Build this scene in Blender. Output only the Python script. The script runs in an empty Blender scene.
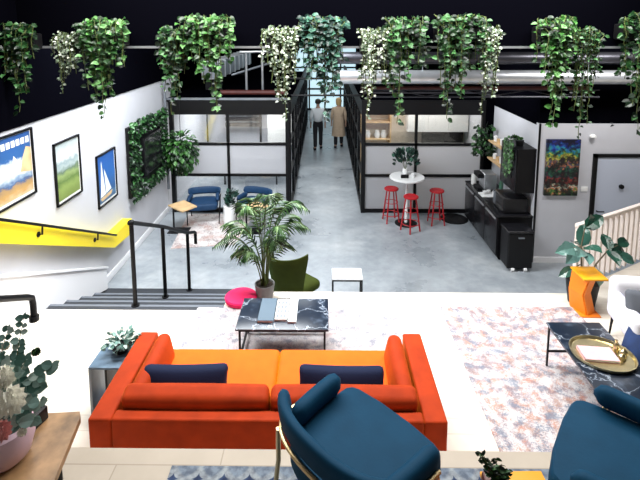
import bpy, bmesh, math, random
from mathutils import Vector as V, Matrix
random.seed(7)
PI = math.pi
sc = bpy.context.scene
col = sc.collection

# ------------------------------------------------------------------ camera
F, PX, PY = 470.0, 320.0, 89.0
PITCH, YAW = math.radians(7.4), math.radians(0.6)
CAM = V((0, 0, 4.2))
ROT = Matrix.Rotation(YAW, 3, 'Z') @ Matrix.Rotation(PI/2 - PITCH, 3, 'X')
cd = bpy.data.cameras.new('camera'); cam = bpy.data.objects.new('camera', cd); col.objects.link(cam)
cam.matrix_world = Matrix.Translation(CAM) @ ROT.to_4x4()
cd.sensor_fit = 'HORIZONTAL'; cd.sensor_width = 36; cd.lens = F/640*36
cd.shift_y = -(240 - PY)/640; cd.clip_end = 200; cd.clip_start = .05
sc.camera = cam
vs = sc.view_settings
vs.view_transform = 'Standard'; vs.look = 'None'; vs.gamma = 1; vs.use_curve_mapping = False; vs.exposure = 0.0

def ray(u, v): return ROT @ V(((u-PX)/F, -(v-PY)/F, -1))
def at(u, v, z): d = ray(u, v); return CAM + d*((z-CAM.z)/d.z)
def atY(u, v, y): d = ray(u, v); return CAM + d*(y/d.y)
def atX(u, v, x): d = ray(u, v); return CAM + d*(x/d.x)

ZA, ZB = 1.70, 0.85          # upper terrace, middle platform; concrete floor is 0
XL, XK = -3.61, 3.74         # left wall, kitchen wall
YW, YG = 8.07, 10.36         # right wall, glass fronts

# ------------------------------------------------------------------ materials
M = {}
def mat(name, color, rough=.5, metal=0, bump=0, bscale=60, var=0, vscale=8, sheen=0, spec=.5, island=None, coat=0, trans=0):
    m = bpy.data.materials.new(name); m.use_nodes = True
    nt = m.node_tree; N = nt.nodes; L = nt.links; b = N['Principled BSDF']
    c = (*color, 1)
    b.inputs['Base Color'].default_value = c
    b.inputs['Roughness'].default_value = rough; b.inputs['Metallic'].default_value = metal
    b.inputs['Specular IOR Level'].default_value = spec
    if sheen:
        b.inputs['Sheen Weight'].default_value = sheen; b.inputs['Sheen Roughness'].default_value = .4
        b.inputs['Sheen Tint'].default_value = (min(1, color[0]*1.9), min(1, color[1]*5.5), color[2]*3, 1)
    if coat: b.inputs['Coat Weight'].default_value = coat
    tc = N.new('ShaderNodeTexCoord')
    if var:
        n = N.new('ShaderNodeTexNoise'); n.inputs['Scale'].default_value = vscale; n.inputs['Detail'].default_value = 5
        L.new(tc.outputs['Object'], n.inputs['Vector'])
        r = N.new('ShaderNodeValToRGB'); e = r.color_ramp.elements
        e[0].position = .3; e[1].position = .72
        e[0].color = tuple(max(0, x*(1-var)) for x in color)+(1,); e[1].color = tuple(min(1, x*(1+var)) for x in color)+(1,)
        L.new(n.outputs['Fac'], r.inputs['Fac']); L.new(r.outputs['Color'], b.inputs['Base Color'])
    if island:
        g = N.new('ShaderNodeNewGeometry'); r = N.new('ShaderNodeValToRGB'); r.color_ramp.interpolation = 'LINEAR'
        e = r.color_ramp.elements
        while len(e) < len(island): e.new(.5)
        for i, ic in enumerate(island): e[i].position = i/(len(island)-1); e[i].color = (*ic, 1)
        L.new(g.outputs['Random Per Island'], r.inputs['Fac']); L.new(r.outputs['Color'], b.inputs['Base Color'])
    if bump:
        n = N.new('ShaderNodeTexNoise'); n.inputs['Scale'].default_value = bscale; n.inputs['Detail'].default_value = 4
        L.new(tc.outputs['Object'], n.inputs['Vector'])
        bp = N.new('ShaderNodeBump'); bp.inputs['Strength'].default_value = bump; bp.inputs['Distance'].default_value = .01
        L.new(n.outputs['Fac'], bp.inputs['Height']); L.new(bp.outputs['Normal'], b.inputs['Normal'])
    M[name] = m; return m

mat('white_wall', (.52, .525, .56), .7, bump=.05, var=.03, vscale=3)
mat('white_paint', (.80, .80, .82), .5)
mat('black_paint', (.0014, .0014, .0026), 1.0, spec=0)
mat('black_metal', (.004, .004, .005), .45, spec=.22)
mat('steel', (.60, .62, .65), .3, metal=.75, var=.12, vscale=5)
mat('grey_metal', (.22, .24, .27), .45, metal=.6, var=.1)
mat('dark_duct', (.05, .05, .06), .35, metal=.7, var=.2)
mat('rust', (.07, .013, .01), .6, var=.3)
mat('yellow', (.90, .70, .02), .5)
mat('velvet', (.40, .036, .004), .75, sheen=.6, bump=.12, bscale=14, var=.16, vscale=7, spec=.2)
mat('velvet_lit', (.86, .125, .006), .75, sheen=.6, bump=.1, bscale=14, var=.08, vscale=7, spec=.2)  # sofa velvet again, with the light falling on the seats put into its colour
mat('navy', (.008, .014, .045), .8, sheen=.2, bump=.15, bscale=90, spec=.2)
mat('blue_leather', (.006, .052, .108), .65, bump=.08, bscale=70, var=.1, spec=.10)
mat('blue_bright', (.010, .040, .10), .6, var=.15, spec=.3)
mat('brass', (.62, .48, .26), .3, metal=1)
mat('gold', (.70, .60, .36), .28, metal=1, var=.1)
mat('red', (.40, .008, .014), .45)
mat('pink', (.86, .004, .11), .7, bump=.1, bscale=90)
mat('mauve', (.72, .50, .57), .55, var=.08)
mat('green_fabric', (.036, .048, .005), .85, sheen=.15, bump=.1, var=.12, spec=.2)
mat('orange_paint', (.88, .22, .004), .5)
mat('yellow_orange', (.95, .40, .005), .5)
mat('white_fabric', (.74, .74, .77), .9, sheen=.2, bump=.15, bscale=80)
mat('grey_fabric', (.10, .11, .13), .9, bump=.2, bscale=90)
mat('denim', (.012, .035, .12), .85, bump=.2, bscale=80, var=.3)
mat('wood_dark', (.36, .21, .095), .45, var=.45, vscale=9)
mat('wood_pale', (.62, .42, .22), .5, var=.22, vscale=6)
mat('cream_wood', (.84, .73, .66), .55, var=.05)
mat('pot_grey', (.20, .20, .20), .8, var=.15)
mat('pot_black', (.006, .006, .007), .5, spec=.25)
mat('pot_red', (.10, .018, .012), .5, var=.3)
mat('soil', (.03, .02, .012), .95, bump=.4)
mat('paper', (.80, .80, .78), .7)
mat('book_blue', (.07, .11, .15), .6)
mat('book_pink', (.80, .48, .52), .6, var=.12, vscale=20)
mat('blue_grey_metal', (.13, .21, .30), .5, metal=.1, var=.35, vscale=9)
mat('stem', (.07, .10, .02), .7)
mat('bark', (.12, .10, .06), .8, var=.2)
mat('leaf_dark', (.02, .09, .02), .45, island=[(.0015, .008, .003), (.004, .022, .006), (.012, .06, .011), (.05, .16, .045)])
mat('leaf_green', (.04, .18, .03), .45, island=[(.002, .012, .003), (.007, .038, .006), (.026, .11, .014), (.12, .28, .09)])
mat('leaf_teal', (.01, .10, .07), .45, island=[(.0015, .010, .008), (.004, .025, .018), (.012, .06, .04), (.06, .17, .11)])
mat('leaf_pale', (.4, .5, .35), .5, island=[(.012, .025, .01), (.07, .11, .06), (.27, .33, .24), (.62, .66, .58)])
mat('leaf_palm', (.03, .10, .02), .45, island=[(.004, .022, .005), (.015, .06, .01), (.05, .13, .03), (.22, .32, .15)])
mat('leaf_rubber', (.015, .055, .03), .22, island=[(.006, .028, .016), (.02, .075, .05), (.05, .14, .11), (.18, .33, .30)])
mat('leaf_euca', (.10, .22, .17), .6, island=[(.05, .14, .11), (.14, .28, .24), (.28, .42, .38), (.45, .56, .50)])
mat('petal_white', (.90, .88, .78), .7)
mat('petal_pink', (.70, .32, .30), .7)
mat('glass_dark', (.01, .01, .012), .12, spec=.6)
mat('door_grey', (.47, .51, .60), .5)
mat('appliance', (.008, .008, .01), .25, spec=.35)
mat('ceramic', (.80, .80, .80), .3)
mat('skin', (.50, .30, .22), .6)
mat('hair_dark', (.02, .014, .01), .6)
mat('hair_blond', (.45, .30, .13), .6)
mat('coat_beige', (.50, .38, .27), .9, var=.1)
mat('cloth_black', (.012, .012, .016), .9)
mat('cloth_white', (.75, .78, .80), .9)
mat('slat_dark', (.018, .015, .015), .6)
mat('warm_wall', (.62, .55, .45), .7, var=.1)
mat('tread', (.028, .032, .04), .55, var=.15, vscale=20)
mat('nosing', (.13, .145, .17), .5)

def nodes(name):
    m = bpy.data.materials.new(name); m.use_nodes = True; M[name] = m
    return m, m.node_tree.nodes, m.node_tree.links, m.node_tree.nodes['Principled BSDF']
def ramp(N, stops, interp='LINEAR'):
    r = N.new('ShaderNodeValToRGB'); r.color_ramp.interpolation = interp; e = r.color_ramp.elements
    while len(e) < len(stops): e.new(.5)
    for i, (p, c) in enumerate(stops): e[i].position = p; e[i].color = (*c, 1)
    return r
def noise(N, L, tc, scale, detail=5, out='Object', rough=.55):
    n = N.new('ShaderNodeTexNoise'); n.inputs['Scale'].default_value = scale; n.inputs['Detail'].default_value = detail
    n.inputs['Roughness'].default_value = rough
    L.new(tc.outputs[out], n.inputs['Vector']); return n
def mix(N, L, a, b, fac, mode='MIX'):
    x = N.new('ShaderNodeMix'); x.data_type = 'RGBA'; x.blend_type = mode
    for s, val in ((0, fac), (6, a), (7, b)):
        if hasattr(val, 'links') or hasattr(val, 'is_linked'): L.new(val, x.inputs[s])
        elif s == 0: x.inputs[0].default_value = val
        else: x.inputs[s].default_value = (*val, 1)
    return x.outputs[2]

def plank_floor(name, c1, c2, line, bw, rh, rough):
    m, N, L, b = nodes(name); tc = N.new('ShaderNodeTexCoord')
    br = N.new('ShaderNodeTexBrick'); L.new(tc.outputs['Object'], br.inputs['Vector'])
    br.inputs['Scale'].default_value = 1; br.inputs['Brick Width'].default_value = bw; br.inputs['Row Height'].default_value = rh
    br.inputs['Mortar Size'].default_value = .004; br.inputs['Color1'].default_value = (*c1, 1); br.inputs['Color2'].default_value = (*c2, 1)
    br.inputs['Mortar'].default_value = (*line, 1)
    n = noise(N, L, tc, 4); r = ramp(N, [(.3, (.88, .87, .86)), (.7, (1, 1, 1))]); L.new(n.outputs['Fac'], r.inputs['Fac'])
    L.new(mix(N, L, br.outputs['Color'], r.outputs['Color'], 1.0, 'MULTIPLY'), b.inputs['Base Color'])
    b.inputs['Roughness'].default_value = rough
plank_floor('floor_cream', (.80, .735, .635), (.84, .775, .68), (.66, .58, .48), 1.6, .16, .5)
plank_floor('floor_beige', (.47, .405, .32), (.53, .46, .37), (.36, .30, .23), 1.2, .30, .5)

m, N, L, b = nodes('concrete'); tc = N.new('ShaderNodeTexCoord')
n1 = noise(N, L, tc, .9, 8, rough=.65); n2 = noise(N, L, tc, 7, 6)
r1 = ramp(N, [(.30, (.20, .225, .25)), (.52, (.32, .35, .38)), (.75, (.50, .52, .53))]); L.new(n1.outputs['Fac'], r1.inputs['Fac'])
r2 = ramp(N, [(.3, (.82, .82, .82)), (.7, (1, 1, 1))]); L.new(n2.outputs['Fac'], r2.inputs['Fac'])
L.new(mix(N, L, r1.outputs['Color'], r2.outputs['Color'], 1.0, 'MULTIPLY'), b.inputs['Base Color'])
r3 = ramp(N, [(.3, (.22,)*3), (.7, (.45,)*3)]); L.new(n1.outputs['Fac'], r3.inputs['Fac']); L.new(r3.outputs['Color'], b.inputs['Roughness'])

m, N, L, b = nodes('marble'); tc = N.new('ShaderNodeTexCoord')
n1 = noise(N, L, tc, 3, 6); vo = N.new('ShaderNodeTexVoronoi'); vo.feature = 'DISTANCE_TO_EDGE'; vo.inputs['Scale'].default_value = 3.6
ad = N.new('ShaderNodeVectorMath'); ad.operation = 'MULTIPLY_ADD'; ad.inputs[1].default_value = (.55,)*3
L.new(n1.outputs['Color'], ad.inputs[0]); L.new(tc.outputs['Object'], ad.inputs[2]); L.new(ad.outputs[0], vo.inputs['Vector'])
r1 = ramp(N, [(0, (.45, .50, .56)), (.008, (.16, .19, .24)), (.024, (.008, .015, .030)), (1, (.005, .010, .020))]); L.new(vo.outputs['Distance'], r1.inputs['Fac'])
n3 = noise(N, L, tc, 9, 6); r3 = ramp(N, [(.55, (0, 0, 0)), (.8, (.06, .08, .11))]); L.new(n3.outputs['Fac'], r3.inputs['Fac'])
L.new(mix(N, L, r1.outputs['Color'], r3.outputs['Color'], 1.0, 'ADD'), b.inputs['Base Color'])
b.inputs['Roughness'].default_value = .28

def rug_mat(name, base, cols, s1, thr):
    m, N, L, b = nodes(name); tc = N.new('ShaderNodeTexCoord')
    cur = base
    for i, c in enumerate(cols):
        mp = N.new('ShaderNodeMapping'); mp.inputs['Location'].default_value = (i*7.3, i*3.1, i); L.new(tc.outputs['Object'], mp.inputs['Vector'])
        big = N.new('ShaderNodeTexNoise'); big.inputs['Scale'].default_value = s1; big.inputs['Detail'].default_value = 2; L.new(mp.outputs[0], big.inputs['Vector'])
        fine = N.new('ShaderNodeTexNoise'); fine.inputs['Scale'].default_value = s1*8; fine.inputs['Detail'].default_value = 7; fine.inputs['Roughness'].default_value = .75; L.new(mp.outputs[0], fine.inputs['Vector'])
        ml = N.new('ShaderNodeMath'); ml.operation = 'MULTIPLY'; L.new(big.outputs['Fac'], ml.inputs[0]); L.new(fine.outputs['Fac'], ml.inputs[1])
        r = ramp(N, [(thr, (0, 0, 0)), (thr+.09, (.85,)*3)]); L.new(ml.outputs[0], r.inputs['Fac'])
        cur = mix(N, L, cur, c, r.outputs['Color'])
    L.new(cur, b.inputs['Base Color']); b.inputs['Roughness'].default_value = .95; b.inputs['Specular IOR Level'].default_value = .1
rug_mat('rug_faded', (.50, .47, .47), [(.24, .23, .26), (.38, .29, .29), (.18, .19, .23)], 10, .262)
rug_mat('rug_persian', (.60, .57, .57), [(.42, .16, .10), (.30, .25, .28), (.40, .24, .18), (.22, .17, .19), (.16, .19, .25)], 9.5, .258)
rug_mat('rug_small', (.62, .58, .57), [(.25, .2, .2), (.42, .28, .25)], 4, .25)

m, N, L, b = nodes('rug_blue'); tc = N.new('ShaderNodeTexCoord')     # repeating motif with light ground
mp = N.new('ShaderNodeMapping'); mp.inputs['Scale'].default_value = (7.0, 7.0, 1); L.new(tc.outputs['Object'], mp.inputs['Vector'])
vo = N.new('ShaderNodeTexVoronoi'); vo.inputs['Scale'].default_value = 1.0; vo.inputs['Randomness'].default_value = 0; vo.distance = 'MINKOWSKI'; vo.inputs['Exponent'].default_value = .6
L.new(mp.outputs[0], vo.inputs['Vector'])
r1 = ramp(N, [(0, (.025, .045, .11)), (.30, (.04, .07, .15)), (.37, (.36, .40, .42)), (.8, (.30, .34, .37)), (1, (.20, .25, .31))]); L.new(vo.outputs['Distance'], r1.inputs['Fac'])
nz = noise(N, L, tc, 26, 6); r2 = ramp(N, [(.38, (.5, .5, .55)), (.62, (1, 1, 1))]); L.new(nz.outputs['Fac'], r2.inputs['Fac'])
L.new(mix(N, L, r1.outputs['Color'], r2.outputs['Color'], 1.0, 'MULTIPLY'), b.inputs['Base Color']); b.inputs['Roughness'].default_value = .95

def art(name, stops, warp, scale, axis='Z'):
    m, N, L, b = nodes(name); tc = N.new('ShaderNodeTexCoord')
    n = N.new('ShaderNodeTexNoise'); n.inputs['Scale'].default_value = scale; n.inputs['Detail'].default_value = 4
    mp = N.new('ShaderNodeMapping'); mp.inputs['Scale'].default_value = (1, 1, 2.2); L.new(tc.outputs['Generated'], mp.inputs['Vector']); L.new(mp.outputs[0], n.inputs['Vector'])
    sp = N.new('ShaderNodeSeparateXYZ'); L.new(tc.outputs['Generated'], sp.inputs[0])
    ma = N.new('ShaderNodeMath'); ma.operation = 'MULTIPLY_ADD'; ma.inputs[1].default_value = warp; L.new(n.outputs['Fac'], ma.inputs[0])
    mb_ = N.new('ShaderNodeMath'); mb_.operation = 'ADD'; mb_.inputs[1].default_value = -warp/2; L.new(sp.outputs[axis], mb_.inputs[0]); L.new(mb_.outputs[0], ma.inputs[2])
    r = ramp(N, stops); L.new(ma.outputs[0], r.inputs['Fac'])
    L.new(r.outputs['Color'], b.inputs['Base Color']); b.inputs['Roughness'].default_value = .5
    return m
art('art_abstract', [(0, (.01, .05, .02)), (.06, (.10, .22, .04)), (.11, (.5, .10, .03)), (.16, (.55, .55, .40)), (.20, (.02, .06, .04)), (.28, (.30, .03, .02)), (.36, (.015, .03, .05)), (.43, (.02, .12, .05)), (.5, (.02, .02, .06)), (.55, (.5, .18, .05)), (.6, (.01, .04, .12)), (.68, (.6, .45, .05)), (.74, (.06, .25, .06)), (.82, (.02, .22, .35)), (.9, (.01, .03, .30)), (1, (.02, .02, .10))], .55, 7)
art('art_town', [(0, (.55, .40, .25)), (.10, (.40, .24, .08)), (.20, (.30, .20, .10)), (.24, (.03, .08, .20)), (.32, (.25, .33, .42)), (.40, (.60, .62, .62)), (.50, (.75, .75, .72)), (.60, (.35, .42, .5)), (.64, (.02, .09, .26)), (1, (.015, .07, .24))], .22, 6)
art('art_hill', [(0, (.16, .22, .05)), (.2, (.22, .30, .08)), (.32, (.10, .17, .04)), (.42, (.25, .33, .12)), (.5, (.10, .16, .10)), (.58, (.35, .42, .42)), (.64, (.25, .32, .33)), (.72, (.70, .70, .70)), (.8, (.50, .54, .55)), (1, (.36, .42, .42))], .28, 3)
art('art_sea', [(0, (.05, .12, .22)), (.10, (.10, .20, .32)), (.2, (.03, .10, .25)), (.5, (.02, .12, .38)), (1, (.015, .09, .34))], .2, 4)

m = M['art_abstract']; N = m.node_tree.nodes; L = m.node_tree.links; b = N['Principled BSDF']
src = b.inputs['Base Color'].links[0].from_socket; tc = N.new('ShaderNodeTexCoord')
nz = noise(N, L, tc, 9, 6, 'Object', .7); rr = ramp(N, [(.46, (.05, .06, .08)), (.58, (.9, .95, 1))]); L.new(nz.outputs['Fac'], rr.inputs['Fac'])
L.new(mix(N, L, src, rr.outputs['Color'], 1.0, 'MULTIPLY'), b.inputs['Base Color'])
def glass(name, tint, alpha, rough=.05):
    m = bpy.data.materials.new(name); m.use_nodes = True; nt = m.node_tree; N = nt.nodes; L = nt.links
    for n in list(N): N.remove(n)
    o = N.new('ShaderNodeOutputMaterial'); t = N.new('ShaderNodeBsdfTransparent'); g = N.new('ShaderNodeBsdfGlossy'); x = N.new('ShaderNodeMixShader')
    t.inputs['Color'].default_value = (*tint, 1); g.inputs['Roughness'].default_value = rough; x.inputs[0].default_value = alpha
    L.new(t.outputs[0], x.inputs[1]); L.new(g.outputs[0], x.inputs[2]); L.new(x.outputs[0], o.inputs['Surface']); M[name] = m
glass('glass_clear', (.92, .94, .95), .07)
m = bpy.data.materials.new('glass_frosted'); m.use_nodes = True; N = m.node_tree.nodes; L = m.node_tree.links
for n in list(N): N.remove(n)
o = N.new('ShaderNodeOutputMaterial'); t = N.new('ShaderNodeBsdfTranslucent'); d = N.new('ShaderNodeBsdfDiffuse'); t.inputs['Color'].default_value = (.72, .73, .76, 1); d.inputs['Color'].default_value = (.42, .43, .46, 1)
x = N.new('ShaderNodeMixShader'); x.inputs[0].default_value = .5; L.new(t.outputs[0], x.inputs[1]); L.new(d.outputs[0], x.inputs[2])
t2 = N.new('ShaderNodeBsdfTransparent'); x2 = N.new('ShaderNodeMixShader'); x2.inputs[0].default_value = .15; L.new(x.outputs[0], x2.inputs[1]); L.new(t2.outputs[0], x2.inputs[2])
L.new(x2.outputs[0], o.inputs['Surface']); M['glass_frosted'] = m
def emit(name, c, s):
    m = bpy.data.materials.new(name); m.use_nodes = True; b = m.node_tree.nodes['Principled BSDF']
    b.inputs['Base Color'].default_value = (*c, 1); b.inputs['Emission Color'].default_value = (*c, 1); b.inputs['Emission Strength'].default_value = s; M[name] = m
emit('daylight_pane', (.62, .86, .95), .9)
emit('lamp_glow', (1, .95, .9), 3)

# ------------------------------------------------------------------ mesh builder
class MB:
    def __init__(s): s.bm = bmesh.new(); s.mi = 0
    def face(s, pts, mi=None):
        f = s.bm.faces.new([s.bm.verts.new(p) for p in pts]); f.material_index = s.mi if mi is None else mi; return f
    def grid(s, rows, closed=False, cap=False):
        bm = s.bm; vr = [[bm.verts.new(p) for p in r] for r in rows]
        for a, b in zip(vr, vr[1:]):
            n = len(a)
            for i in range(n if closed else n-1):
                j = (i+1) % n
                f = bm.faces.new((a[i], a[j], b[j], b[i])); f.material_index = s.mi
        if cap:
            for r, fl in ((vr[0], True), (vr[-1], False)):
                f = bm.faces.new(list(reversed(r)) if fl else r); f.material_index = s.mi
        return vr
    def box(s, c, sz, rz=0, bev=0, mtx=None):
        T = Matrix.Translation(V(c)) @ Matrix.Rotation(rz, 4, 'Z')
        if mtx is not None: T = mtx @ T
        r = bmesh.ops.create_cube(s.bm, size=1, matrix=T @ Matrix.Diagonal((*sz, 1)))
        vv = r['verts']; fs = {f for v in vv for f in v.link_faces}
        for f in fs: f.material_index = s.mi
        if bev:
            es = list({e for v in vv for e in v.link_edges})
            rr = bmesh.ops.bevel(s.bm, geom=es, offset=bev, segments=2, affect='EDGES', profile=.5)
            for f in rr['faces']: f.material_index = s.mi
        return s
    def span(s, x0, x1, y0, y1, z0, z1, bev=0): return s.box(((x0+x1)/2, (y0+y1)/2, (z0+z1)/2), (abs(x1-x0), abs(y1-y0), abs(z1-z0)), bev=bev)
    def tube(s, pts, r, n=8, r1=None, closed=False):
        pts = [V(p) for p in pts]; m = len(pts); rows = []; up = None
        for i, p in enumerate(pts):
            if closed: d = (pts[(i+1) % m]-pts[i-1]).normalized()
            else: d = (pts[min(i+1, m-1)]-pts[max(i-1, 0)]).normalized()
            if up is None: up = d.cross(V((0, 0, 1)) if abs(d.z) < .9 else V((1, 0, 0))).normalized()
            up = (up-d*up.dot(d)).normalized(); w = d.cross(up)
            rr = r if r1 is None else r+(r1-r)*i/max(1, m-1)
            rows.append([p+(up*math.cos(a)+w*math.sin(a))*rr for a in [2*PI*k/n for k in range(n)]])
        if closed: rows.append(rows[0]); s.grid(rows, True)
        else: s.grid(rows, True, True)
        return s
    def cyl(s, p0, p1, r, r1=None, n=16): return s.tube([p0, p1], r, n, r1)
    def lathe(s, prof, c=(0, 0, 0), n=24, sx=1, sy=1):
        s.grid([[V((c[0]+r*sx*math.cos(2*PI*k/n), c[1]+r*sy*math.sin(2*PI*k/n), c[2]+z)) for k in range(n)] for r, z in prof], True, True); return s
    def prism(s, pts, z0, z1):
        s.grid([[V((x, y, z)) for x, y in pts] for z in (z0, z1)], True, True); return s
    def sweep(s, pts, sizes, n=14, pw=3.0, lean=None):
        pts = [V(p) for p in pts]; m = len(pts); rows = []
        for i, p in enumerate(pts):
            d = (pts[min(i+1, m-1)]-pts[max(i-1, 0)]); d.z *= 1; d.normalize()
            side = d.cross(V((0, 0, 1))).normalized(); up = side.cross(d).normalized()
            if lean: up = (up+side*lean).normalized()
            w, h = sizes[i]; row = []
            for k in range(n):
                a = 2*PI*k/n; ca, sa = math.cos(a), math.sin(a)
                row.append(p+side*(w/2*math.copysign(abs(ca)**(2/pw), ca))+up*(h/2*math.copysign(abs(sa)**(2/pw), sa)))
            rows.append(row)
        s.grid(rows, True, True); return s
    def rbox(s, c, sz, r, crown=(0, 0, 0), mtx=None, seg=3, mid=5):
        h = [x/2 for x in sz]; r = min(r, *[x*.98 for x in h]); ax = []
        for hx in h:
            e = [-hx+r*k/seg for k in range(seg)]
            ax.append(e+[-hx+r+(2*hx-2*r)*k/mid for k in range(mid+1)]+[-x for x in reversed(e)])
        T = Matrix.Translation(V(c))
        if mtx is not None: T = mtx @ T
        cache = {}
        def vt(p):
            k = tuple(round(x, 5) for x in p)
            if k in cache: return cache[k]
            inn = V([max(-h[i]+r, min(h[i]-r, p[i])) for i in range(3)]); d = V(p)-inn
            q = inn+d.normalized()*r if d.length > 1e-9 else V(p)
            t = [q[i]/h[i] for i in range(3)]
            for i in range(3):
                j, k2 = (i+1) % 3, (i+2) % 3
                if crown[i]: q[i] += crown[i]*t[i]*max(0, (1-t[j]**2))*max(0, (1-t[k2]**2))
            cache[k] = s.bm.verts.new(T @ q); return cache[k]
        for i in range(3):
            j, k = (i+1) % 3, (i+2) % 3
            for sg in (-1, 1):
                for a in range(len(ax[j])-1):
                    for b in range(len(ax[k])-1):
                        q = []
                        for (aa, bb) in ((a, b), (a+1, b), (a+1, b+1), (a, b+1)):
                            p = [0, 0, 0]; p[i] = sg*h[i]; p[j] = ax[j][aa]; p[k] = ax[k][bb]; q.append(vt(p))
                        if sg < 0: q.reverse()
                        if len(set(q)) == 4:
                            try: f = s.bm.faces.new(q); f.material_index = s.mi
                            except ValueError: pass
        return s
    def leaf(s, p, d, L, W, fold=.25, nrm=None, wide=.38):
        d = V(d).normalized(); nrm = V(nrm) if nrm else V((random.uniform(-1, 1), random.uniform(-1, 1), random.uniform(-.2, 1)))
        sd = d.cross(nrm)
        if sd.length < 1e-3: sd = d.cross(V((1, 0, 0)))
        sd.normalize(); up = sd.cross(d); p = V(p); bm = s.bm
        a = bm.verts.new(p); t = bm.verts.new(p+d*L-up*L*fold*.5)
        m1 = bm.verts.new(p+d*L*wide); m2 = bm.verts.new(p+d*L*(wide+.3)-up*L*fold*.15)
        q = [bm.verts.new(p+d*L*k+sd*W*w*sg+up*W*fold*w) for sg in (-1, 1) for k, w in ((wide*.45, .42), (wide+.05, .5), (wide+.33, .36))]
        for i, sg in ((0, 1), (3, -1)):
            fs = [(a, q[i], m1), (q[i], q[i+1], m1), (m1, q[i+1], q[i+2], m2), (m2, q[i+2], t)]
            for f in fs:
                ff = bm.faces.new(f if sg > 0 else tuple(reversed(f))); ff.material_index = s.mi
        return s
    def build(s, name, mats, parent=None, angle=38, flat=False, loc=None):
        bmesh.ops.recalc_face_normals(s.bm, faces=s.bm.faces) if not flat else None
        me = bpy.data.meshes.new(name); s.bm.to_mesh(me); s.bm.free()
        for x in (mats if isinstance(mats, (list, tuple)) else [mats]): me.materials.append(M[x])
        if not flat:
            me.shade_smooth(); me.set_sharp_from_angle(angle=math.radians(angle))
        o = bpy.data.objects.new(name, me); col.objects.link(o)
        if parent: o.parent = parent
        if loc: o.location = loc
        return o

def tag(o, label=None, cat=None, group=None, kind=None):
    if label: o['label'] = label
    if cat: o['category'] = cat
    if group: o['group'] = group
    if kind: o['kind'] = kind
    return o
def thing(name, label, cat, loc=(0, 0, 0), rz=0, group=None):
    o = bpy.data.objects.new(name, None); col.objects.link(o); o.empty_display_size = .1
    o.location = loc; o.rotation_euler = (0, 0, rz); return tag(o, label, cat, group)
def struct(name, mb, m, label, cat, parent=None):
    o = mb.build(name, m, parent); tag(o, label, cat, kind='structure'); return o
def copy_tree(o, parent=None):
    c = o.copy(); col.objects.link(c)
    if parent: c.parent = parent
    for ch in list(o.children): copy_tree(ch, c)
    return c
def dup(root, loc, rz, label, group=None):
    c = copy_tree(root); c.location = loc; c.rotation_euler = (0, 0, rz); c['label'] = label
    if group: c['group'] = group
    return c

# ================================================================== SETTING
YE, YS, YA, TR = 5.63, 5.22, 2.507, .37
struct('floor', MB().span(-3.7, 8, 5.5, 26, -.1, 0), 'concrete', 'grey polished concrete ground floor', 'floor')
mb = MB(); mb.prism([(-1.22, 2.3), (8, 2.3), (8, 7.2), (4.9, 6.65), (3.1, YE), (-1.22, YE)], 0, ZB); mb.span(XL, -1.22, 2.3, YS, 0, ZB)
struct('floor_platform', mb, 'floor_cream', 'pale cream plank platform under the orange sofa', 'floor')
mb = MB(); mb.span(-2.75, 6, -3, YA, .5, ZA); mb.span(XL, -2.75, -3, 2.35, .5, ZA)
struct('floor_terrace', mb, 'floor_beige', 'beige upper terrace floor with navy chairs', 'floor')
mb = MB()
for k in range(4):
    mb.mi = 0; y0 = YS+TR*k; z = ZB-.17*(k+1); mb.span(XL, -1.22, y0, y0+TR, 0, z)
    mb.mi = 1; mb.span(XL, -1.22, y0+.33, y0+.372, z-.02, z+.004)
mb.mi = 0; mb.span(XL, -1.22, YS+4*TR, 7.12, 0, .006)
struct('stairs_lower', mb, ['tread', 'nosing'], 'dark stairs beside the left wall going down to concrete', 'stairs')
mb = MB()
for k in range(4):
    y0 = 2.35+.37*k; mb.span(XL, -2.75, y0, y0+.37, ZB, ZA-.17*(k+1))
struct('stairs_upper', mb, 'tread', 'stairs beside the left wall up to the terrace', 'stairs')

struct('wall_left', MB().span(XL-.12, XL, -3, 11.2, 0, 3.05), 'white_wall', 'white left wall with three framed posters', 'wall')
struct('trim_1', MB().span(XL-.14, XL+.02, -3, 11.2, 3.05, 5.3), 'black_paint', 'black painted band along the top of left wall', 'trim')
struct('wall_right', MB().span(XK, 8, YW, YW+.12, 0, 2.55), 'white_wall', 'white right wall with painting and grey door', 'wall')
struct('trim_2', MB().span(XK, 8, YW+.02, YW+.14, 2.55, 5.3), 'black_paint', 'black upper wall over the right wall', 'trim')
struct('wall_kitchen', MB().span(XK, XK+.12, YW+.12, YG+.2, 0, 2.5), 'white_wall', 'white kitchen side wall behind shelves', 'wall')
struct('trim_3', MB().span(XK+.01, XK+.12, YW+.14, YG+.2, 2.5, 5.3), 'black_paint', 'black upper kitchen wall', 'trim')
struct('trim_4', MB().span(XK-.012, XK+.025, YW-.012, YW, 0, 2.55), 'black_metal', 'thin black corner strip of the right wall', 'trim')
struct('ceiling', MB().span(-3.8, 8, -3, 26, 5.3, 5.4), 'black_paint', 'black ceiling', 'ceiling')
struct('wall_back', MB().span(-8, 8, 24.0, 24.1, 0, 5.3), 'black_paint', 'dark far wall beyond the corridor', 'wall')
struct('wall_back_left', MB().span(-8, XL, 11.1, 11.2, 0, 5.3), 'black_paint', 'dark wall stub at left', 'wall')
struct('baseboard_left', MB().span(XL, XL+.02, 7.15, YG-.05, 0, .13, bev=.004), 'white_paint', 'white skirting along the left wall', 'baseboard')
struct('baseboard_right', MB().span(XK+.02, 4.65, YW-.02, YW, 0, .1), 'white_paint', 'white skirting of the right wall', 'baseboard')
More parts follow.
